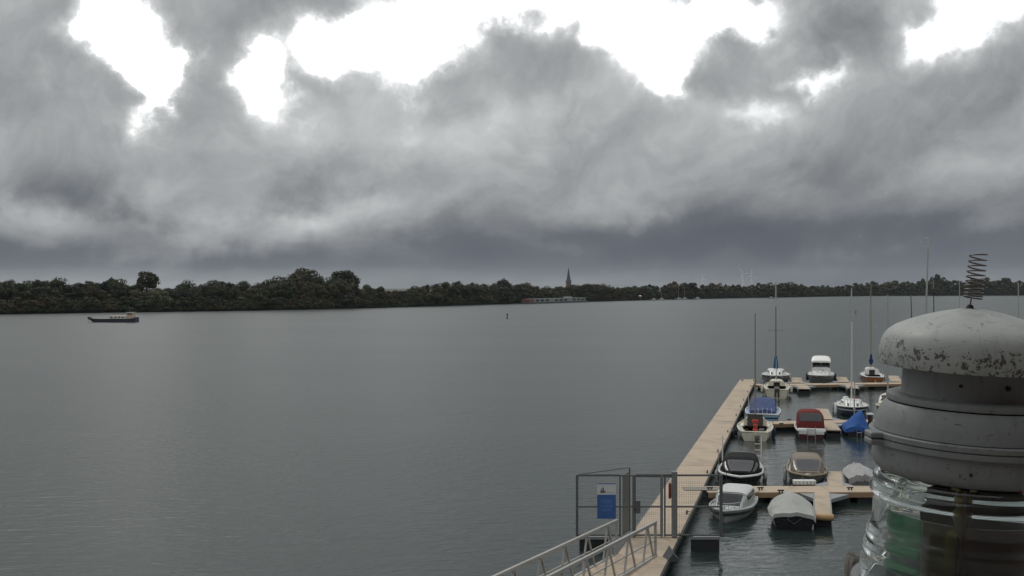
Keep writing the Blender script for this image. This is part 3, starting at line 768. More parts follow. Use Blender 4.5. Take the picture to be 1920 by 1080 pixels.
def boom(parent, y, z, length, mt, rise=.1, r=.13):
    pts = [(0, y - .02, z + .25), (0, y - .2, z + .2), (0, y - length * .5, z + .12), (0, y - length, z + rise)]
    rr = [r * 1.1, r * 1.2, r, r * .45]; rings = []
    for (x, yy, zz), q in zip(pts, rr): rings.append([(q * .75 * math.cos(a), yy, zz + q * math.sin(a)) for a in [2 * math.pi * j / 10 for j in range(10)]])
    o = MB().loft(rings).build('sail_cover', mt, parent, smooth=True)
    MB().tube([(0, y, z - .02), (0, y - length - .1, z + rise - .12)], .04, 6).build('boom', ALU, parent, smooth=True)
    return o
def cabin(parent, H, t0, t1, w0, w1, h, mt, e=.45, name='cabin', dz=-.02, fr=.35):
    """low trunk cabin, aft end at station t0, forward end t1"""
    y0, y1 = H.y(t0), H.y(t1); zb = H.z((t0 + t1) / 2) + dz
    c = Canopy(y0, y1, lambda u: (w0 + (w1 - w0) * u, h * (1 - smooth(1 - fr, 1.0, u) * .82), zb), e)
    c.shell(name, mt, parent); return c
def boat(name, p, heading, label, cat, group=None):
    return empty(name, (p.x, p.y, 0), -R(heading), label, cat, group)
def rope(a, b, label, sag=.12):
    a, b = Vector(a), Vector(b)
    pts = [a.lerp(b, i / 8) - Vector((0, 0, sag * math.sin(math.pi * i / 8))) for i in range(9)]
    tag(MB().tube(pts, .014, 5).build('mooring_rope', ROPE, smooth=True), label, 'rope')

# ---------------- near row -------------------------------------------------
# greyish white cabin boat, bow to the camera
H = Hull(4.1, 1.72, .36, .52, tw=.85, mid=.45, p=2.4, rake=.10)
c = Vector((8.95, 43.4, 0)); b = boat('cabin_boat', c, 201, 'greyish white cabin boat, bow forward, just right of the gate fence', 'boat')
H.hull(GWHITE, b, (.55, .80, mat('dark_stripe', (.05, .055, .05), .4))); H.rub(GWHITE, b, .04); H.deck(GWHITE, b, .0, 1)
zc = H.z(.5) - .02
cv = Canopy(H.y(.74), H.y(.10), lambda u: (.52 + .17 * smooth(0, .5, u), .10 + .46 * smooth(0, .34, u), zc), .42)
cv.shell('cabin', GWHITE, b)
MB().loft([[cv.pt(.30 + .70 * i / 8, .22 + .56 * j / 10, .02) for j in range(11)] for i in range(9)], cap=False, ring_closed=False).build('roof', mat('dull_white_roof', (.52, .53, .51), .35, dirt=(.34, .35, .32), dirt_amt=.5), b, smooth=True)
cv.pane('windscreen', GLASSD, b, .06, .27, .30, .70)
for v0, v1 in ((.05, .17), (.83, .95)): cv.pane('side_window', GLASSD, b, .34, .62, v0, v1); cv.pane('side_window', GLASSD, b, .68, .92, v0, v1)
railing(b, H, .70, .985, .26, 4, inset=.14)
MB().box((0, H.y(.86), H.z(.86) + .04), (.34, .3, .05)).build('hatch', WHITE, b, bevel=.01)
MB().tube([(.55, H.y(.05), .4), (.55, H.y(.03), 1.5)], .012, 5).build('aerial', RUBBER, b)
outboard(b, -H.L / 2, .35)

# boat under a grey tarpaulin, stern to the camera
H = Hull(3.7, 1.72, .55, .66, tw=.88, mid=.40, p=2.0)
c = Vector((11.05, 42.3, 0)); b = boat('covered_boat', c, 11, 'small black boat under a smooth grey tarpaulin beside the near finger', 'boat')
H.hull(BLACKH, b)
rings = []
for i in range(19):
    t = i / 18; hb = H.half(t) + .035; zr = .10 + .34 * smooth(0, .45, t) * (1 - smooth(.5, 1, t) * .75)
    rg_ = []
    for j in range(21):
        a = -1 + 2 * j / 20; fold = .018 * math.sin(a * 9 + t * 4) * (1 - abs(a)) + .012 * math.sin(t * 17 + a * 5)
        zz = H.z(t) + .03 + zr * (1 - abs(a) ** 1.6) + fold - (.12 if abs(a) == 1 else 0)
        rg_.append((hb * (a if abs(a) < 1 else math.copysign(1.015, a)), H.y(t) - (.03 if i == 0 else 0), zz))
    rings.append(rg_)
m = MB().loft(rings, cap=False, ring_closed=False)
m.add([v for v in rings[0]] + [(x, y - .015, z - .14) for x, y, z in rings[0]], [(j, j + 1, 22 + j, 21 + j) for j in range(20)])
m.build('tarpaulin', GRYC, b, smooth=True, angle=60)
MB().tube([(-.25, -H.L / 2 - .05, .45), (0, -H.L / 2 - .06, .25), (.25, -H.L / 2 - .05, .45)], .012, 5).build('lashing', ROPE, b)

def canopy_boat(name, c, head, L, B, hullm, railm, cloth_m, panem, label, zc=.52, hc=.60, face=.30, deckm=None, bars=None, wide=.93, rear=None):
    H = Hull(L, B, .5, .62, tw=.8, mid=.5, p=3.2, rake=.06)
    b = boat(name, c, head, label, 'boat')
    H.hull(hullm, b); H.rub(railm, b, .055); H.deck(deckm or cloth_m, b, 0, 1)
    y0, y1 = H.y(.88), H.y(.12)
    def prof(u):
        t = .88 + (.12 - .88) * u
        return (min(H.half(t) * wide, B / 2 * wide) * (1 - .10 * smooth(.0, .6, u)) , .10 + hc * smooth(-.06, face, u) * (1 - .35 * smooth(.75, 1, u)), H.z(t) - .01)
    cv = Canopy(y0, y1, prof, .46)
    cv.shell('canopy', cloth_m, b, nu=26)
    for tt in (.3, .6):
        for sd in (-1, 1):
            e = H.edge(tt, sd, -.12)
            MB().lathe([(0, -.5), (.08, -.47), (.095, -.36), (.095, -.1), (.05, 0), (.012, .06), (0, .07)], 8, (e.x, e.y, e.z)).build('fender', GWHITE, b, smooth=True)
    f0, f1 = .03, face * .68
    cv.pane('window_pane', panem, b, f0, f1, .35, .65, .014, 16)
    cv.pane('window_pane', panem, b, f0 + .02, f1 * .96, .17, .29, .014); cv.pane('window_pane', panem, b, f0 + .02, f1 * .96, .71, .83, .014)
    for v0, v1 in ((.04, .14), (.86, .96)): cv.pane('window_pane', panem, b, face + .04, .70, v0, v1, .014)
    return b, H, cv
c = Vector((10.95, 51.0, 0))
b, H, cv = canopy_boat('canopy_launch', c, 193, 5.2, 2.02, BLACKH, WHITE, BLKC, VINYL, 'black launch with black canopy and white rub rail beside the main pontoon', face=.36)
for x in (-.95, .95): MB().tube([(x, -H.L / 2 + .15, .5), (x, -H.L / 2 - .05, 1.75)], .035, 6).build('stern_pole', WPOLE, b, smooth=True)
for z in (.8, 1.1, 1.4): MB().tube([(-.95, -H.L / 2 + .05, z), (-.62, -H.L / 2 + .05, z)], .022, 6).build('ladder_rung', WPOLE, b)
MB().box((-.86, H.y(.45), .63), (.22, .5, .12)).build('fender_cushion', WHITE, b, bevel=.04, smooth=True)
MB().tube([(-1.12, H.y(.55), .4), (-1.16, H.y(.7), .0), (-1.2, H.y(.78), -.1)], .04, 6).build('fender', RUBBER, b)
c = Vector((14.1, 51.05, 0))
b, H, cv = canopy_boat('canopy_boat', c, 193, 4.8, 1.78, GREYH, TANW, TANC, VINYL, 'boat with taupe canopy and beige foredeck behind the white step box', deckm=CREAM, face=.38)
MB().lathe([(0, .05), (.14, .05), (.17, .0), (0, 0)], 14, (0, H.y(.93), H.z(.93) - .01)).build('deck_hatch', WHITE, b, smooth=True)
MB().tube([(-.3, H.y(.93), .65), (.05, H.y(.985), .66)], .02, 5).build('deck_rope', RUBBER, b)

# small boat under light grey tarpaulin with ridges
H = Hull(4.0, 1.42, .45, .52, tw=.85, mid=.4, p=2.2)
c = Vector((16.45, 50.6, 0)); b = boat('covered_dinghy', c, 12, 'dinghy under crumpled light grey tarpaulin right of the far-side finger', 'boat')
H.hull(GREYH, b)
rings = []
for i in range(21):
    t = i / 20; hb = H.half(t) + .05; rg_ = []
    for j in range(25):
        a = -1 + 2 * j / 24; rib = .10 * (1 - abs((t * 3.2) % 1 - .5) * 2) ** 2
        crease = .035 * math.sin(a * 11 + t * 5) + .025 * math.sin(a * 23 - t * 9)
        rg_.append((hb * a, H.y(t), H.z(t) + .02 + (.20 + rib * .7) * (1 - abs(a) ** 2.2) * (1 - smooth(.55, 1, t) * .6) + crease * (1 - a * a)))
    rings.append(rg_)
m = MB().loft(rings, cap=False, ring_closed=False)
m.add(rings[0] + [(x, y - .02, max(.1, z - .28)) for x, y, z in rings[0]], [(j, j + 1, 26 + j, 25 + j) for j in range(24)])
m.build('tarpaulin', LGRC, b, smooth=True, angle=70)

# ---------------- middle row -----------------------------------------------
def sailboat(name, c, head, L, B, hullm, topm, label, zs=.55, zb=.8, mast_top=8.0, mast_y=.08, mast_m=None, mr=.055, cover=None, stripe=None, cab_h=.42, lean=(0, 0), spread=.55, windows=True, rail=True, shrouds=True, tw=.72, upper=None, boom_len=None, motor=True):
    H = Hull(L, B, zs, zb, tw=tw, mid=.42, p=2.0, rake=.14)
    b = boat(name, c, head, label, 'sailboat')
    H.hull(hullm, b, stripe); H.rub(topm, b, .035)
    H.deck(topm, b, .42, 1.0); H.side_decks(topm, b, 0, .44, .26); H.sole(topm, b, .02, .43, .22)
    MB().box((0, H.y(.025), H.z(0) - .02), (H.half(0) * 1.9, .10, .10)).build('transom_cap', topm, b, bevel=.02)
    cv = cabin(b, H, .42, .84, B * .33, B * .20, cab_h, topm)
    MB().box((0, H.y(.42) - .012, H.z(.42) + cab_h * .40), (.52, .02, cab_h * .72)).build('companionway', GLASSD, b)
    MB().box((0, H.y(.50), H.z(.5) + cab_h - .0), (.62, .7, .05)).build('sliding_hatch', topm, b, bevel=.015)
    if windows:
        for v0, v1 in ((.06, .15), (.85, .94)):
            for u0, u1 in ((.12, .28), (.34, .50)): cv.pane('cabin_window', GLASSD, b, u0, u1, v0, v1, .01)
        for v0, v1 in ((.33, .43), (.57, .67)): cv.pane('cabin_window', GLASSD, b, .80, .93, v0, v1, .012)
    if rail: railing(b, H, .80, .985, .5, 3); railing(b, H, .02, .25, .5, 2, bow=False)
    y = mast_y * L
    mast(b, y, H.z(.5) + cab_h * .8, mast_top, mr, mast_m, lean, H, shrouds, spread, upper)
    if cover: boom(b, y, H.z(.5) + cab_h + .55, boom_len or L * .40, cover)
    if motor: outboard(b, -L / 2 - .02, .25, .35)
    for tt in (.32, .58):
        for sd in (-1, 1):
            e = H.edge(tt, sd, -.10)
            MB().lathe([(0, -.55), (.07, -.52), (.085, -.40), (.085, -.12), (.05, -.02), (.012, .05), (.012, .16), (0, .17)], 8, (e.x, e.y, e.z)).build('fender', NAVY if topm is CREAM else GWHITE, b, smooth=True)
    # rudder
    MB().box((0, -L / 2 - .06, .12), (.05, .22, .75)).build('rudder', topm, b, bevel=.01)
    return b, H, cv
c = Vector((15.25, 66.9, 0))
b, H, cv = sailboat('sailboat', c, 13, 5.9, 2.15, CREAM, CREAM, 'cream sailboat with red cloth in its cockpit, stern towards camera beside main pontoon', mast_top=7.6, mast_y=.05, mast_m=TANW, mr=.05, cab_h=.50, spread=None, rail=False, shrouds=False, motor=False)
MB().box((0, H.y(.41) - .03, .98), (.95, .03, .74)).build('cabin_bulkhead', mat('dark_bulkhead', (.05, .047, .042), .5), b)
m = MB()
for i, (x0, x1, z0, z1) in enumerate(((-.20, .20, .86, 1.10), (-.14, .13, .60, .86), (-.16, .17, .36, .60))): m.box((0.02, H.y(.30) - .25 * i, (z0 + z1) / 2), (x1 - x0, .12, z1 - z0))
m.build('red_sail_bundle', RED, b, bevel=.05, smooth=True)
MB().box((.38, H.y(.06), .62), (.32, .22, .22)).build('motor_cowl', GREYH, b, bevel=.05)
railing(b, H, .02, .30, .22, 3, bow=False)
outboard(b, -H.L / 2, .05, .12, GREYH)

H = Hull(5.2, 1.72, .5, .62, tw=.92, mid=.4, p=2.4)
c = Vector((18.75, 67.4, 0)); b = boat('canopy_boat', c, 12, 'boat with dark red canopy and white stern on middle cross pontoon', 'boat')
hl = H.hull(WINE, b); H.rub(WHITE, b, .05); H.deck(WHITE, b, 0, 1)
MB().box((0, -H.L / 2 + .16, .54), (1.62, .34, .20)).build('stern_platform', WHITE, b, bevel=.05, smooth=True)
MB().box((0, -H.L / 2 - .01, .40), (1.5, .05, .22)).build('transom_band', WHITE, b, bevel=.02)
def pr(u): return (.80 - .10 * smooth(.5, 1, u), .12 + .95 * smooth(-.12, .20, u) * (1 - .30 * smooth(.55, 1, u)), .56)
cv = Canopy(H.y(.07), H.y(.66), pr, .45); cv.shell('canopy', REDC, b)
cv.pane('window_pane', VINYL, b, .015, .13, .30, .70, .014)
for v0, v1 in ((.05, .15), (.85, .95)): cv.pane('window_pane', VINYL, b, .22, .6, v0, v1, .014)
cv2 = Canopy(H.y(.66), H.y(.86), lambda u: (.66 - .3 * u, .55 * (1 - u * .85) + .05, .56), .6); cv2.shell('foredeck_cover', mat('dark_cover', (.05, .035, .035), .8), b)
ladder(b, 0, -H.L / 2 - .06, -.25, .78, .46, 3)

H = Hull(4.2, 1.50, .42, .5, tw=.85, mid=.4, p=2.2)
c = Vector((21.85, 68.0, 0)); b = boat('covered_boat', c, 14, 'dark boat under a peaked bright blue tarpaulin on middle cross pontoon', 'boat')
H.hull(BLACKH, b)
rings = []
for i in range(17):
    t = i / 16; hb = H.half(t) + .04; rg_ = []
    for j in range(19):
        a = -1 + 2 * j / 18
        pk = .22 + .85 * smooth(0, .22, t) * (1 - smooth(.3, .95, t))
        xs = .42 * smooth(0, .2, t)
        zz = H.z(t) + .04 + pk * max(0, 1 - abs(a - xs) ** 1.15 / (1 + xs * (1 if a < xs else -1)) ** 1.15) + .02 * math.sin(a * 8 + t * 6)
        rg_.append((hb * a, H.y(t), zz))
    rings.append(rg_)
m = MB().loft(rings, cap=False, ring_closed=False)
m.add(rings[0] + [(x * 1.01, y - .03, max(.26, z - .30)) for x, y, z in rings[0]], [(j, j + 1, 20 + j, 19 + j) for j in range(18)])
for sd in (0, 18): m.add([r[sd] for r in rings] + [(r[sd][0] * 1.02, r[sd][1], r[sd][2] - .22) for r in rings], [(i, i + 1, 18 + i, 17 + i) for i in range(16)])
m.build('tarpaulin', BBLC, b, smooth=True, angle=60)
ladder(b, .12, -H.L / 2 - .06, -.3, .45, .26, 2); ladder(b, .52, -H.L / 2 - .05, -.3, .45, .16, 2)
mast(b, .5, .6, 7.75, .035, ALU, (.1, 0), shrouds=False, upper=(.97, RED))

# pale blue boat under a slate blue sheet, behind the cream sailboat
H = Hull(6.0, 2.35, .62, .75, tw=.86, mid=.4, p=2.2)
c = Vector((17.75, 75.4, 0)); b = boat('covered_boat', c, 14, 'pale blue boat under a slate blue sheet behind the cream sailboat', 'boat')
H.hull(LBLUE, b, (.5, .66, NAVY)); H.rub(WHITE, b, .045); H.deck(LBLUE, b, 0, 1)
rings = []
for i in range(17):
    t = .06 + .66 * i / 16; hb = .93 - .2 * smooth(.6, 1, i / 16); rg_ = []
    for j in range(19):
        a = -1 + 2 * j / 18
        zz = .78 + .50 * smooth(0, .8, i / 16) + .10 * (1 - a * a) + .025 * math.sin(a * 6 + i * .7) + .015 * math.sin(a * 13 - i * 1.1)
        if j in (0, 18): zz -= .42
        rg_.append((hb * a, H.y(t), zz))
    rings.append(rg_)
m = MB().loft(rings, cap=False, ring_closed=False)
m.add(rings[0] + [(x, y - .04, z - .22) for x, y, z in rings[0]], [(j, j + 1, 20 + j, 19 + j) for j in range(18)])
m.build('sheet', BLUC, b, smooth=True, angle=60)
for x in (-.98, .96): MB().tube([(x, H.y(.30), .6), (x, H.y(.30), 1.75)], .02, 5).build('support_pole', WPOLE, b)
for i in range(4): MB().tube([(-.3 + .3 * i, H.y(.03), .62), (-.3 + .3 * i, H.y(.08), .98)], .014, 5).build('stern_rail_post', STEEL, b)

c = Vector((24.9, 78.2, 0))
b, H, cv = sailboat('sailboat', c, 195, 6.4, 2.35, NAVY, WHITE, 'navy blue sailboat with white deck, bow towards camera behind the blue tarpaulin', mast_top=9.2, mast_y=-.02, mast_m=WPOLE, cover=NAVC, upper=(.70, ALU), mr=.06, stripe=(.62, .74, WHITE), lean=(0, 0), spread=None)
MB().lathe([(0, 0), (.12, .04), (.12, .62), (.05, .72), (0, .73)], 10, (1.12, H.y(.62), .1)).build('fender', WHITE, b, smooth=True)
MB().box((.35, H.y(.30), .95), (.45, .4, .34)).build('white_cushion', WHITE, b, bevel=.1, smooth=True)
MB().box((-.4, H.y(.28), .95), (.10, .2, .34)).build('red_bag', RED, b, bevel=.03)

H = Hull(5.6, 2.1, .6, .78, tw=.8, mid=.42, p=2.2)
c = Vector((27.9, 78.4, 0)); b = boat('cabin_boat', c, 212, 'white cabin cruiser half hidden by the lantern body on middle cross pontoon', 'boat')
H.hull(GREYH, b); H.rub(CREAM, b, .05); H.deck(CREAM, b)
cv = Canopy(H.y(.80), H.y(.2), lambda u: (.62 + .18 * smooth(0, .4, u), .25 + .55 * smooth(0, .4, u), .66), .45); cv.shell('cabin', CREAM, b)
cv.pane('windscreen', GLASSD, b, .12, .30, .32, .68)
for v0, v1 in ((.05, .16), (.84, .95)): cv.pane('side_window', GLASSD, b, .4, .75, v0, v1)

# ---------------- far row ---------------------------------------------------
c = Vector((22.9, 92.3, 0))
b, H, cv = sailboat('sailboat', c, 13.5, 7.4, 2.15, CREAM, CREAM, 'cream sailboat with rounded stern moored on near side of farthest pontoon', mast_top=3.0, mast_y=.1, rail=True, zs=.75, zb=.9, mr=.03, spread=None, shrouds=False, motor=False, tw=.80)
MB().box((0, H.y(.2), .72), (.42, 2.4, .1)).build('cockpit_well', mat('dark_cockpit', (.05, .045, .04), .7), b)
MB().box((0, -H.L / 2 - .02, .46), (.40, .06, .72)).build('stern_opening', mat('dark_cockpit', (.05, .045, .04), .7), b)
for i, x in enumerate((-1.2, 1.18)): MB().lathe([(0, 0), (.12, .05), (.13, .5), (.06, .62), (0, .63)], 10, (x, H.y(.3), .3)).build('fender', CREAM, b, smooth=True)
c = Vector((25.6, 103.5, 0))
b, H, cv = sailboat('sailboat', c, 194, 7.8, 2.6, GREYH, WHITE, 'grey sailboat with tall dark mast and blue sail cover behind farthest pontoon', mast_top=9.75, mast_y=-.02, mast_m=mat('dark_mast', (.07, .065, .07), .5), mr=.07, zs=.75, zb=1.0, cab_h=.55, stripe=(.72, .92, mat('dark_stripe', (.05, .055, .05), .4)), upper=(.72, ALU), spread=.45, cover=SBLC)
MB().loft([[(q * math.cos(a), H.y(.49) + q * .8 * math.sin(a), z) for a in [2 * math.pi * j / 8 for j in range(8)]] for z, q in ((.9, .20), (1.6, .24), (2.2, .17), (2.6, .10))]).build('furled_sail', SBLC, b, smooth=True)
H = Hull(6.4, 2.5, .8, .98, tw=.85, mid=.42, p=2.3)
c = Vector((29.9, 103.2, 0)); b = boat('pilothouse_boat', c, 196, 'white motorboat with tall pilothouse and grey hull behind farthest pontoon', 'motorboat')
H.hull(GREYH, b); H.rub(WHITE, b, .06); H.deck(WHITE, b, 0, 1, camber=.10)
fore = Canopy(H.y(.93), H.y(.62), lambda u: (.45 + .40 * smooth(0, .8, u), .05 + .42 * smooth(0, 1, u), .86), .5); fore.shell('fore_cabin', WHITE, b)
wh = Canopy(H.y(.62), H.y(.22), lambda u: (.86, .42 + 1.02 * smooth(-.1, .16, u), .84), .30); wh.shell('pilothouse', WHITE, b)
wh.pane('windscreen', GLASSD, b, .0, .085, .20, .80, .014, 24); MB().bar((0, H.y(.62) + .03, 1.28), (0, H.y(.62) - .14, 2.0), .05, .03).build('window_post', WHITE, b)
for v0, v1 in ((.10, .23), (.77, .90)): wh.pane('side_window', GLASSD, b, .15, .5, v0, v1, .014); wh.pane('side_window', GLASSD, b, .55, .88, v0, v1, .014)
rf = Canopy(H.y(.66), H.y(.18), lambda u: (.90, .10 + .42 * smooth(-.1, .25, u) * (1 - .3 * smooth(.8, 1, u)), 2.06), .55); rf.shell('roof', mat('bright_white_roof', (.86, .85, .80), .3, vary=.04), b)
railing(b, H, .62, .985, .42, 4); outboard(b, -H.L / 2, .5)
for x in (-1.28, 1.28): MB().lathe([(0, 0), (.14, .05), (.15, .6), (.06, .72), (0, .73)], 10, (x, H.y(.5), .25)).build('fender', RUBBER, b, smooth=True)
MB().box((0, H.y(.66), 1.30), (.5, .10, .08)).build('wiper_box', DGREY, b)
c = Vector((34.9, 103.6, 0))
b, H, cv = sailboat('sailboat', c, 12, 6.0, 2.05, VARN, WHITE, 'varnished brown sailboat with white deckhouse behind farthest pontoon', mast_top=9.7, mast_y=.06, mast_m=TANW, mr=.05, zs=.8, zb=.95, cab_h=.60, cover=None, spread=None, motor=False)
MB().loft([[(q * math.cos(a), H.y(.54) + q * math.sin(a), z) for a in [2 * math.pi * j / 8 for j in range(8)]] for z, q in ((1.75, .10), (2.1, .22), (2.35, .12), (2.75, .09))]).build('furled_sail', NAVC, b, smooth=True)

# ---------------- boats whose hulls stand behind the lantern; their masts show
G = 'sailboats behind the lantern'
for (x, y, hd, top, ml, hm, mm, lean, cov, up, lab) in (
    (23.9, 67.7, 14, 8.75, 5.8, WHITE, ALU, (0, 0), None, None, 'sailboat behind the lantern with the thin grey mast nearest the blue tarpaulin'),
    (29.6, 77.0, 195, 12.1, 7.2, WHITE, ALU, (-.35, 0), NAVC, None, 'sailboat behind the lantern with tallest mast carrying a wind vane'),
    (38.6, 102.4, 14, 9.0, 6.0, WHITE, ALU, (-.25, 0), None, (.55, DGREY), 'sailboat behind the lantern with short mast just left of tallest mast'),
    (40.8, 102.8, 14, 10.0, 6.4, NAVY, NAVC, (-.10, 0), None, (.90, TANW), 'sailboat behind the lantern whose mast is wrapped in dark blue'),
    (43.3, 103.0, 14, 9.9, 6.4, WHITE, ALU, (0, 0), None, None, 'sailboat behind the lantern with pale mast left of the wire spring'),
    (36.9, 77.5, 14, 9.6, 6.4, CREAM, ALU, (0, 0), None, None, 'sailboat behind the lantern with mast right of the wire spring')):
    b, H, cv = sailboat('sailboat', Vector((x, y, 0)), hd, ml, ml * .31, hm, WHITE, lab, mast_top=top, mast_m=mm, cover=cov, lean=lean, upper=up, shrouds=False, mr=.085 if top > 11 else .055, spread=None)
    b['group'] = G
    if top > 11:
        t_ = Vector((lean[0], .08 * ml, top)); m = MB()
        m.tube([t_, t_ + Vector((0, 0, .75))], .02, 5).tube([t_ + Vector((-.15, 0, .7)), t_ + Vector((.25, 0, .72))], .02, 5)
        m.tube([t_ + Vector((0, 0, .05)), t_ + Vector((.45, 0, .1)), t_ + Vector((.5, 0, .65))], .018, 5)
        m.build('wind_vane', WPOLE, b)

rope((edges(.06)[1].x - .1, edges(.06)[1].y, DECK + .1), (8.45, 41.9, .62), 'thin rope from the main pontoon to the greyish white cabin boat')
rope((edges(.30)[1].x - .1, edges(.30)[1].y, DECK + .1), (10.1, 52.0, .55), 'thin rope from the main pontoon to the black canopied launch')
rope(at(1478, 706, .9), at(1492, 712, DECK + .1), 'thin rope from the grey sailboat down to the farthest pontoon')
rope(at(1514, 704, .8), at(1498, 714, DECK + .1), 'thin rope from the white pilothouse boat down to its finger')

rope((edges(.44)[1].x - .1, edges(.44)[1].y, DECK + .1), (14.35, 65.0, .6), 'thin rope from the main pontoon to the cream sailboat with red cloth', .1)
rope(at(1596, 790, DECK + .1), (24.3, 75.4, .75), 'thin rope from the middle pontoon to the navy blue sailboat', .1)
rope(at(1426, 919, DECK + .1), (9.75, 44.9, .5), 'thin rope from the near cross pontoon to the stern of the cabin boat', .1)
rope(at(1464, 924, DECK + .1), (11.2, 44.0, .7), 'thin rope from the near cross pontoon to the black boat under smooth tarpaulin', .08)
rope(at(1480, 912, DECK + .1), (13.6, 49.3, .6), 'thin rope from the near cross pontoon to the taupe canopied boat', .08)

# ================================================================== lantern on the terrace
def glass(name, col, rough=.03, ior=1.45):
    M = bpy.data.materials.new(name); M.use_nodes = True; t = NT(M.node_tree); b = t.n['Principled BSDF']
    pos = t.new('ShaderNodeTexCoord').outputs['Object']
    g = t.rng(t.noise(pos, 14, 5, .65), .5, .75, 0, 1)
    t.put(b.inputs['Base Color'], t.mix(t.m('MULTIPLY', g, .35), col, tuple(q * .6 for q in col)))
    t.put(b.inputs['Roughness'], t.rng(g, 0, 1, rough, rough + .05))
    b.inputs['Transmission Weight'].default_value = 1; b.inputs['IOR'].default_value = ior
    return M
def flaking(name, base, chip, amt, rough=.55):
    M = bpy.data.materials.new(name); M.use_nodes = True; t = NT(M.node_tree); b = t.n['Principled BSDF']
    pos = t.new('ShaderNodeTexCoord').outputs['Object']; _, _, pz = t.xyz(pos)
    big = t.noise(pos, 65, 3, .55, .8); fine = t.noise(pos, 190, 4, .65)
    streak = t.noise(t.v('MULTIPLY', pos, (1, 1, .12)), 34, 4, .6)
    wear = t.m('ADD', t.m('MULTIPLY', big, .62), t.m('MULTIPLY', fine, .38))
    lim = t.rng(t.m('ADD', t.m('MULTIPLY', t.noise(pos, 7, 2, .5), .5), t.rng(pz, .84, .93, .45, .0)), .2, .7, amt + .05, amt - .045)   # worn most along the drip edge
    chips = t.rng(t.m('SUBTRACT', wear, lim), 0, .018, 0, 1)
    mott = t.noise(pos, 9, 5, .6)
    c = t.mix(mott, tuple(q * .8 for q in base), tuple(q * 1.15 for q in base))
    c = t.mix(t.rng(streak, .5, .72, 0, .45), c, tuple(q * .55 for q in base))
    c = t.mix(t.rng(fine, .55, .75, 0, .35), c, tuple(q * .55 for q in base))
    c = t.mix(t.m('MULTIPLY', chips, .9), c, t.mix(fine, chip, tuple(q * 2.2 for q in chip)))
    t.put(b.inputs['Base Color'], c); t.put(b.inputs['Roughness'], t.rng(mott, .3, .7, rough - .1, rough + .12))
    bn = t.new('ShaderNodeBump'); bn.inputs['Strength'].default_value = .5; bn.inputs['Distance'].default_value = .004
    t.put(bn.inputs['Height'], t.m('ADD', t.m('MULTIPLY', chips, -.7), t.m('MULTIPLY', fine, .35))); t.l.new(bn.outputs[0], b.inputs['Normal'])
    return M
CAPM = flaking('flaking_cap_paint', (.33, .345, .325), (.032, .028, .022), .58)
BODY = flaking('lantern_grey_paint', (.20, .21, .212), (.05, .04, .03), .66)
TER = 8.18
LX, LY = 1.103, 2.56
u = LY / FPX
def zy(py): return EYE - (py - 540) * u - TER
def rp(px): return px * u * .918
lan = empty('harbour_lantern', (LX, LY, TER), 0, 'grey weathered lantern with domed cap and ribbed glass in the right foreground', 'lantern')
lan.rotation_euler = (R(2.2), R(2.0), 0)
# keep the cap where it is although the lantern leans a little
lan.location.x -= (zy(640)) * math.sin(R(2.0)); lan.location.y += (zy(640)) * math.sin(R(2.2))
def turned(name, prof, mt, parent=lan, n=72, sm=35):
    return MB().lathe([(rp(r), zy(y)) for r, y in prof], n).build(name, mt, parent, smooth=True, angle=sm)
cap = turned('cap', [(0, 577.5), (25, 578.5), (60, 585), (95, 594), (125, 604), (147, 613.5), (161, 623), (170, 633), (176, 647), (179, 662), (180, 684), (179, 687), (174, 687), (170, 675), (140, 660), (0, 658)], CAPM, n=96)
turned('neck', [(128, 655), (130, 700), (131, 736), (134, 741)], BODY)
turned('neck_flange', [(120, 740), (152, 741), (159, 743), (160, 750), (159, 754), (120, 755)], BODY)
body = turned('upper_housing', [(120, 756.5), (158, 757), (163, 761), (169, 769), (175, 781), (179, 793), (181, 806), (182, 809), (120, 810)], BODY)
turned('flange', [(120, 810.5), (189, 810.5), (191, 812.5), (191, 820.5), (189, 822), (120, 822)], BODY)
turned('flange', [(120, 823), (188, 823), (190.5, 825), (190.5, 833), (188, 835), (120, 835)], BODY)
turned('lower_housing', [(120, 836), (182, 836), (183, 842), (183, 864), (181, 873), (176, 881), (168, 887), (160, 889), (120, 889)], BODY)
for zt, zb in ((811, 821.5), (823.5, 834)):
    MB().box((-rp(193), -rp(22), (zy(zt) + zy(zb)) / 2), (rp(36), rp(42), zy(zt) - zy(zb))).build('hinge_lug', BODY, lan, bevel=.003)
def bolt(ang, r, py, s=.006):
    c = Vector((rp(r) * math.sin(R(ang)), -rp(r) * math.cos(R(ang)), zy(py)))
    n_ = Vector((math.sin(R(ang)), -math.cos(R(ang)), 0))
    MB().tube([c - n_ * .003, c + n_ * .005], s, 6).build('bolt', mat('rusty_bolt', (.03, .024, .02), .6, .5), lan)
bolt(8, 131, 712); bolt(-30, 131, 712, .004); bolt(12, 180, 800, .004); bolt(-20, 183, 860, .004)
# ribbed pressed-glass lens: outer and inner skins
outer = [(160, 887), (166, 890), (173, 894), (178, 899), (179, 904), (176, 909), (178, 914), (184, 919), (185, 927), (182, 933), (177, 937), (176, 955), (176, 975), (178, 990), (182, 997), (186, 1004), (188, 1012), (185, 1020), (187, 1027), (191, 1034), (193, 1042), (190, 1050), (192, 1058), (196, 1066), (197, 1080), (197, 1100)]
inner = [(r - 15, y) for r, y in outer[3:]]
inner = [(158, 892)] + [(min(164 + max(0, (y - 990)) * .16, r), y) for r, y in inner]
prof = outer + list(reversed(inner))
MB().lathe([(rp(r), zy(y)) for r, y in prof + [prof[0]]], 96).build('lens', glass('clear_lens_glass', (.90, .95, .93), .0), lan, smooth=True, angle=60)
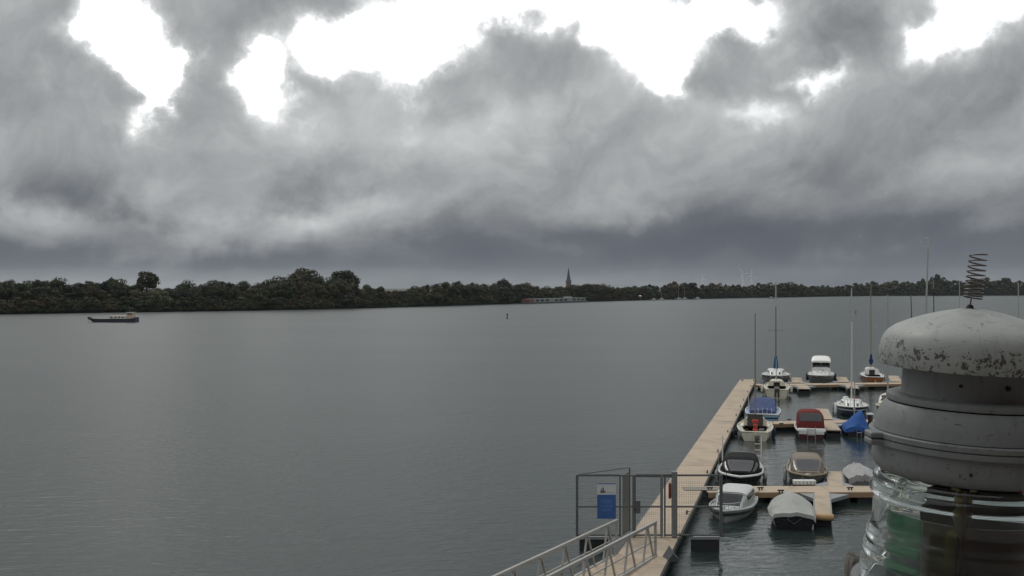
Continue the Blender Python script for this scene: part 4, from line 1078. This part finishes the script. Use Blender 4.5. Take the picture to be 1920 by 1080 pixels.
# coloured sector glasses inside, dark screen added behind them to dim the lens
def sector(name, a0, a1, mt, r=146, top=960, bot=1098, th=3):
    m = MB(); n = 16
    P0 = [(r, top), (r, bot), (r - th, bot), (r - th, top), (r, top)]
    m.lathe([(rp(q), zy(y)) for q, y in P0], n, a0=R(a0), a1=R(a1)); m.build(name, mt, lan, smooth=True, angle=40)
sector('green_glass', 150, 218, glass('green_sector_glass', (.07, .33, .14), .15))
sector('amber_glass', 218.5, 243, glass('amber_sector_glass', (.50, .42, .07), .15))
sector('red_glass', 243.5, 350, glass('red_sector_glass', (.25, .05, .03), .22))
sector('dimming_screen', -30, 108, mat('dimming_black', (.025, .022, .018), .6, vary=.4, scale=20), r=128)
MB().lathe([(0, zy(920)), (rp(16), zy(925)), (rp(20), zy(950)), (rp(14), zy(985)), (rp(14), zy(1000)), (rp(30), zy(1003)), (rp(30), zy(1100)), (0, zy(1100))], 24).build('lamp_holder', mat('brass', (.25, .17, .07), .4, .7), lan, smooth=True)
for a in (-22, 70, 160): 
    MB().tube([(rp(150) * math.sin(R(a)), -rp(150) * math.cos(R(a)), zy(902)), (rp(152) * math.sin(R(a)), -rp(152) * math.cos(R(a)), zy(1100))], .0035, 6).build('lens_rod', BODY, lan)
turned('base_ring', [(120, 1099), (212, 1101), (214, 1106), (214, 1128), (190, 1135), (150, 1150), (140, 1180), (140, 1300), (0, 1300)], BODY)
MB().lathe([(0, 0), (.20, 0), (.20, .02), (.155, .03), (.155, max(.04, zy(1290))), (0, max(.04, zy(1290)))], 32).build('pedestal', BODY, lan, smooth=True)
# bird-deterrent spring on top
sp = empty('wire_spring', (0, 0, 0), 0, 'rusty coiled wire spring standing tilted on the lantern cap', 'spring')
WIRE = mat('spring_wire', (.13, .115, .105), .35, .75, vary=.35, scale=40)
top_w = Vector((LX, LY, EYE - (577 - 540) * u))
sp.location = top_w - Vector((.004, 0, 0)); sp.rotation_euler = (0, R(7.5), 0)
pts = []
turns, n0 = 10, 22
for i in range(turns * n0 + 1):
    q = i / n0; fr = q / turns
    zz = .024 + .108 * (fr ** 1.25)
    rr = .0215 - .0022 * fr
    a = 2 * math.pi * q
    pts.append((.004 + rr * math.cos(a), rr * math.sin(a), zz))
MB().tube([(0, 0, -.004), (0, 0, .022), (.012, -.003, .024)] + pts, .0019, 6).build('coil', WIRE, sp, smooth=True, angle=80)
MB().lathe([(0, .008), (.006, .007), (.009, .002), (.009, -.004), (0, -.004)], 8).build('nut', mat('rusty_bolt', (.03, .024, .02), .6, .5), sp)
MB().lathe([(0, -.001), (.021, -.002), (.022, -.006), (0, -.006)], 24).build('washer', CAPM, sp, smooth=True)

# weathered post beside the lantern
p = Vector(((1621 - 960) / FPX * 2.87, 2.87, TER))
po = empty('wooden_post', p, 0, 'weathered grey wooden post top left of the lantern glass', 'post')
m = MB(); rings = []; rr = random.Random(4)
ztop = EYE - (1043 - 540) / FPX * 2.87 - TER
for i, (z, k_) in enumerate(((0, 1.0), (ztop * .5, 1.0), (ztop * .86, .99), (ztop * .97, .95), (ztop, .80), (ztop - .006, .4), (ztop - .004, .05))):
    rings.append([(.050 * k_ * math.copysign(abs(math.cos(a)) ** .7, math.cos(a)) * (1 + .04 * math.sin(a * 9)), .050 * k_ * math.copysign(abs(math.sin(a)) ** .7, math.sin(a)), z + rr.uniform(-.004, .004) * (i > 2)) for a in [2 * math.pi * j / 40 for j in range(40)]])
m.loft(rings).build('post_shaft', mat('weathered_oak', (.19, .175, .15), .9, vary=.45, scale=30, bump=1.0, dirt=(.05, .045, .04), dirt_amt=.8, dirt_scale=22, stretch=(1, 1, .25)), po, smooth=True, angle=60)

# ================================================================== things out on the lake and beyond
# barge
p = at(212, 604); bg_ = empty('barge', (p.x, p.y, 0), 0, 'long low navy barge with white deckhouse crossing the lake at left', 'barge')
def sec(x, hb, z0, z1, fl=1.0): return [(x, -hb * fl, z0), (x, -hb, z1), (x, hb, z1), (x, hb * fl, z0)]
m = MB().loft([sec(-6.55, .9, .95, 1.45, .9), sec(-5.6, 1.4, .55, 1.2, .9), sec(-4.6, 1.7, -.2, 1.0, .9), sec(-3.0, 1.8, -.3, .92), sec(4.5, 1.8, -.3, .92), sec(6.0, 1.7, -.3, 1.1), sec(6.5, 1.4, .0, 1.35)])
m.build('hull', mat('barge_navy', (.018, .022, .035), .45, vary=.2), bg_, smooth=True, angle=40)
MB().box((-2.2, 0, .945), (3.6, 2.9, .05)).build('cargo_deck', GREYH, bg_)
dh = MB().box((1.65, 0, 1.32), (4.6, 2.5, .80)).build('deckhouse', CREAM, bg_, bevel=.05)
for x in (.0, 1.1, 2.1, 3.1): MB().box((x, -1.262, 1.38), (.46, .02, .34)).build('window', GLASSD, dh)
wl = MB().box((4.85, 0, 1.75), (1.75, 2.2, 1.66)).build('wheelhouse', mat('peach_paint', (.55, .42, .30), .4), bg_, bevel=.05)
for x in (4.5, 5.15): MB().box((x, -1.112, 2.2), (.42, .02, .42)).build('window', GLASSD, wl)
MB().box((4.85, 0, 2.63), (1.95, 2.4, .08)).build('wheelhouse_roof', CREAM, bg_)
MB().tube([(4.5, 0, 2.66), (4.5, 0, 4.1)], .07, 6).build('mast', DGREY, bg_)
MB().box((4.75, 0, 3.3), (.9, .06, .06)).build('mast_arm', DGREY, bg_)
for x in (5.9, 6.35): MB().tube([(x, -1.3, 1.0), (x, -1.3, 2.0)], .04, 5).build('rail_post', WPOLE, bg_)
MB().tube([(5.9, -1.3, 1.98), (6.35, -1.3, 1.98)], .04, 5).build('stern_rail', WPOLE, bg_)
MB().tube([(-6.5, -.3, 1.3), (-6.55, -.3, .0)], .04, 5).build('anchor_chain', WPOLE, bg_)
MB().box((-6.2, 0, 1.42), (.6, 1.2, .12)).build('bow_winch', DGREY, bg_, bevel=.03)

# spar buoy
p = at(951, 598); bu = empty('spar_buoy', (p.x, p.y, 0), 0, 'thin dark spar buoy standing alone in open water', 'buoy')
MB().lathe([(.02, -.5), (.20, -.3), (.20, .35), (.13, .5), (.12, 1.0), (.0, 1.02)], 10).build('buoy_body', BLACKH, bu, smooth=True)
MB().lathe([(0, 1.0), (.22, 1.05), (.22, 1.55), (.0, 1.62)], 10).build('topmark', BLACKH, bu, smooth=True)

# passenger ship at the far bank
pa, pb = at(983, 570), at(1100, 566.3); dirv = pb - pa; dirv.z = 0; Ls = dirv.length
ps = empty('passenger_ship', ((pa + pb) / 2), math.atan2(dirv.y, dirv.x), 'long low white passenger ship with red end moored at far bank', 'ship')
ps.location.z = 0
hl = Ls / 2
MB().loft([[(x, -w_, -.4), (x, -w_, 1.0), (x, w_, 1.0), (x, w_, -.4)] for x, w_ in ((-hl, 2.0), (-hl * .9, 2.6), (hl * .8, 2.6), (hl * .94, 1.8), (hl, .3))]).build('hull', mat('ship_dark_hull', (.07, .075, .075), .5), ps)
sal = MB().box((-.5, 0, 1.9), (Ls * .84, 4.4, 1.78)).build('saloon', mat('ship_white', (.27, .28, .275), .5), ps)
MB().box((-hl * .90, 0, 1.5), (Ls * .075, 4.6, 2.2)).build('red_stern_cabin', mat('ship_red', (.17, .06, .045), .5), ps)
MB().box((0, 0, 2.86), (Ls * .90, 4.8, .12)).build('roof', mat('ship_white', (.27, .28, .275), .5), ps)
nw = 11
for i in range(nw):
    if i in (3, 7): continue
    MB().box((-hl * .72 + i * Ls * .073, -2.215, 1.85), (Ls * .05, .03, 1.1)).build('window', GLASSD, sal)
MB().box((hl * .34, 0, 3.35), (6, 3.4, .85)).build('wheelhouse', GWHITE, ps)

# small craft at the far bank
SM = 'small craft at the far bank'
def small(px, py, L, kind, label):
    p = at(px, py); o = empty('moored_boat', (p.x, p.y, 0), 0, label, 'boat', SM)
    H = Hull(L, L * .3, .6, .9, tw=.8); h = H.hull(GWHITE, o); h.rotation_euler = (0, 0, R(90))
    d2 = H.deck(WHITE, o); d2.rotation_euler = (0, 0, R(90))
    MB().box((L * .08, 0, 1.15), (L * .4, L * .2, 1.0)).build('cabin', GWHITE, o, bevel=.15)
    if kind: MB().tube([(0, 0, 1), (0, 0, kind)], .06, 6).build('mast', WPOLE, o)
small(1445, 560.0, 5.5, 0, 'single white boat on far water just left of tallest left mast')
small(1225, 563.6, 5, 0, 'white boat at far bank, first one right of the red-brown bush')
small(1240, 563.0, 6, 6, 'white boat at far bank with stub mast below the dark broad tree')
small(1272, 562.0, 6, 12, 'white boat at far bank with the taller pale mast')
small(1283, 561.8, 6, 10, 'white boat at far bank, second last of the little row')
small(1307, 561.0, 6, 0, 'white boat at far bank, right end of the little row')
p = at(1201, 563.4); fl = empty('beach_parasol', (p.x, p.y + 2, .3), 0, 'tiny white parasol on the bank by the red-brown bush', 'parasol')
MB().tube([(0, 0, 0), (0, 0, 3.4)], .06, 6).build('pole', WPOLE, fl); MB().lathe([(0, 3.6), (1.2, 3.0), (1.25, 2.9), (0, 3.0)], 10).build('canopy', WHITE, fl)

# church
ch = empty('church', ((1066 - 960) / FPX * 1800, 1800, 3), 0, 'distant church with slender dark spire above the trees', 'church')
SLATE = mat('spire_slate', (.045, .05, .06), .7); BRK = mat('church_brick', (.14, .09, .07), .8)
MB().box((0, 0, 8), (8.4, 8.4, 16)).build('tower', BRK, ch)
MB().loft([[(q * math.cos(a + R(22.5)), q * math.sin(a + R(22.5)), z) for a in [2 * math.pi * j / 8 for j in range(8)]] for z, q in ((15.8, 6.2), (18.5, 4.6), (22, 3.2), (30, 1.9), (37, .9), (40, .12))]).build('spire', SLATE, ch)
MB().tube([(0, 0, 39.8), (0, 0, 42.2)], .14, 5).build('finial', SLATE, ch)
MB().box((16, 0, 3), (24, 10, 6)).build('nave', BRK, ch); MB().loft([[(4.2, -5.4, 6), (4.2, 0, 10), (4.2, 5.4, 6)], [(28.2, -5.4, 6), (28.2, 0, 10), (28.2, 5.4, 6)]]).build('nave_roof', SLATE, ch)
for x in (9, 14, 19, 24): MB().box((x, -5.02, 3.2), (1.4, .1, 3.5)).build('window', GLASSD, ch)

# wind turbines beyond the wood
WT = mat('turbine_white', (.8, .8, .8), .4, vary=.03)
def turbine(px, hub_y, Y, rot, rad, label):
    z = EYE + (540 - hub_y) * Y / FPX
    o = empty('wind_turbine', ((px - 960) / FPX * Y, Y, 4), 0, label, 'wind turbine', 'wind turbines beyond the wood'); z -= 4
    MB().tube([(0, 0, 0), (0, 0, z * .5), (0, 0, z)], 3.6, 12, 2.2).build('tower', WT, o, smooth=True)
    MB().box((0, 1.5, z + .5), (4, 9, 4)).build('nacelle', WT, o, bevel=.6)
    MB().lathe([(0, -1.8), (1.8, -1), (2.4, 1.2), (0, 1.6)], 10).build('hub', WT, o, smooth=True).location = (0, -4.5, z + .5)
    for k_ in range(3):
        a = R(rot + 120 * k_); d_ = Vector((math.sin(a), 0, math.cos(a))); s_ = Vector((d_.z, 0, -d_.x)); c = Vector((0, -4.5, z + .5))
        rings = [[c + d_ * (rad * q) + s_ * (w_ * e) + Vector((0, f * w_ * .25, 0)) for e, f in ((-.4, 0), (0, -1), (.6, 0), (0, 1))] for q, w_ in ((.03, 1.4), (.2, 3.4), (.6, 2.2), (1.0, .5))]
        MB().loft(rings).build('blade', WT, o, smooth=True)
turbine(1393, 513.5, 5200, 88, 38, 'left one of the close pair of pale wind turbines')
turbine(1409, 517, 5200, 2, 38, 'right one of the close pair of pale wind turbines')
turbine(1318, 523.5, 5600, -20, 30, 'smallest pale wind turbine, alone left of the pair')

# ================================================================== air
hz = MB().box((0, 3700, 70), (18000, 9000, 150)).build('haze', None)
M = bpy.data.materials.new('thin_haze'); M.use_nodes = True
for n in list(M.node_tree.nodes): M.node_tree.nodes.remove(n)
t = NT(M.node_tree); pv = t.new('ShaderNodeVolumePrincipled'); pv.inputs['Color'].default_value = (.80, .86, .95, 1); pv.inputs['Density'].default_value = 4e-5
pv.inputs['Anisotropy'].default_value = .2
t.l.new(pv.outputs[0], t.new('ShaderNodeOutputMaterial').inputs['Volume'])
hz.data.materials.append(M); tag(hz, 'thin pale haze over the lake', 'haze', kind='stuff')
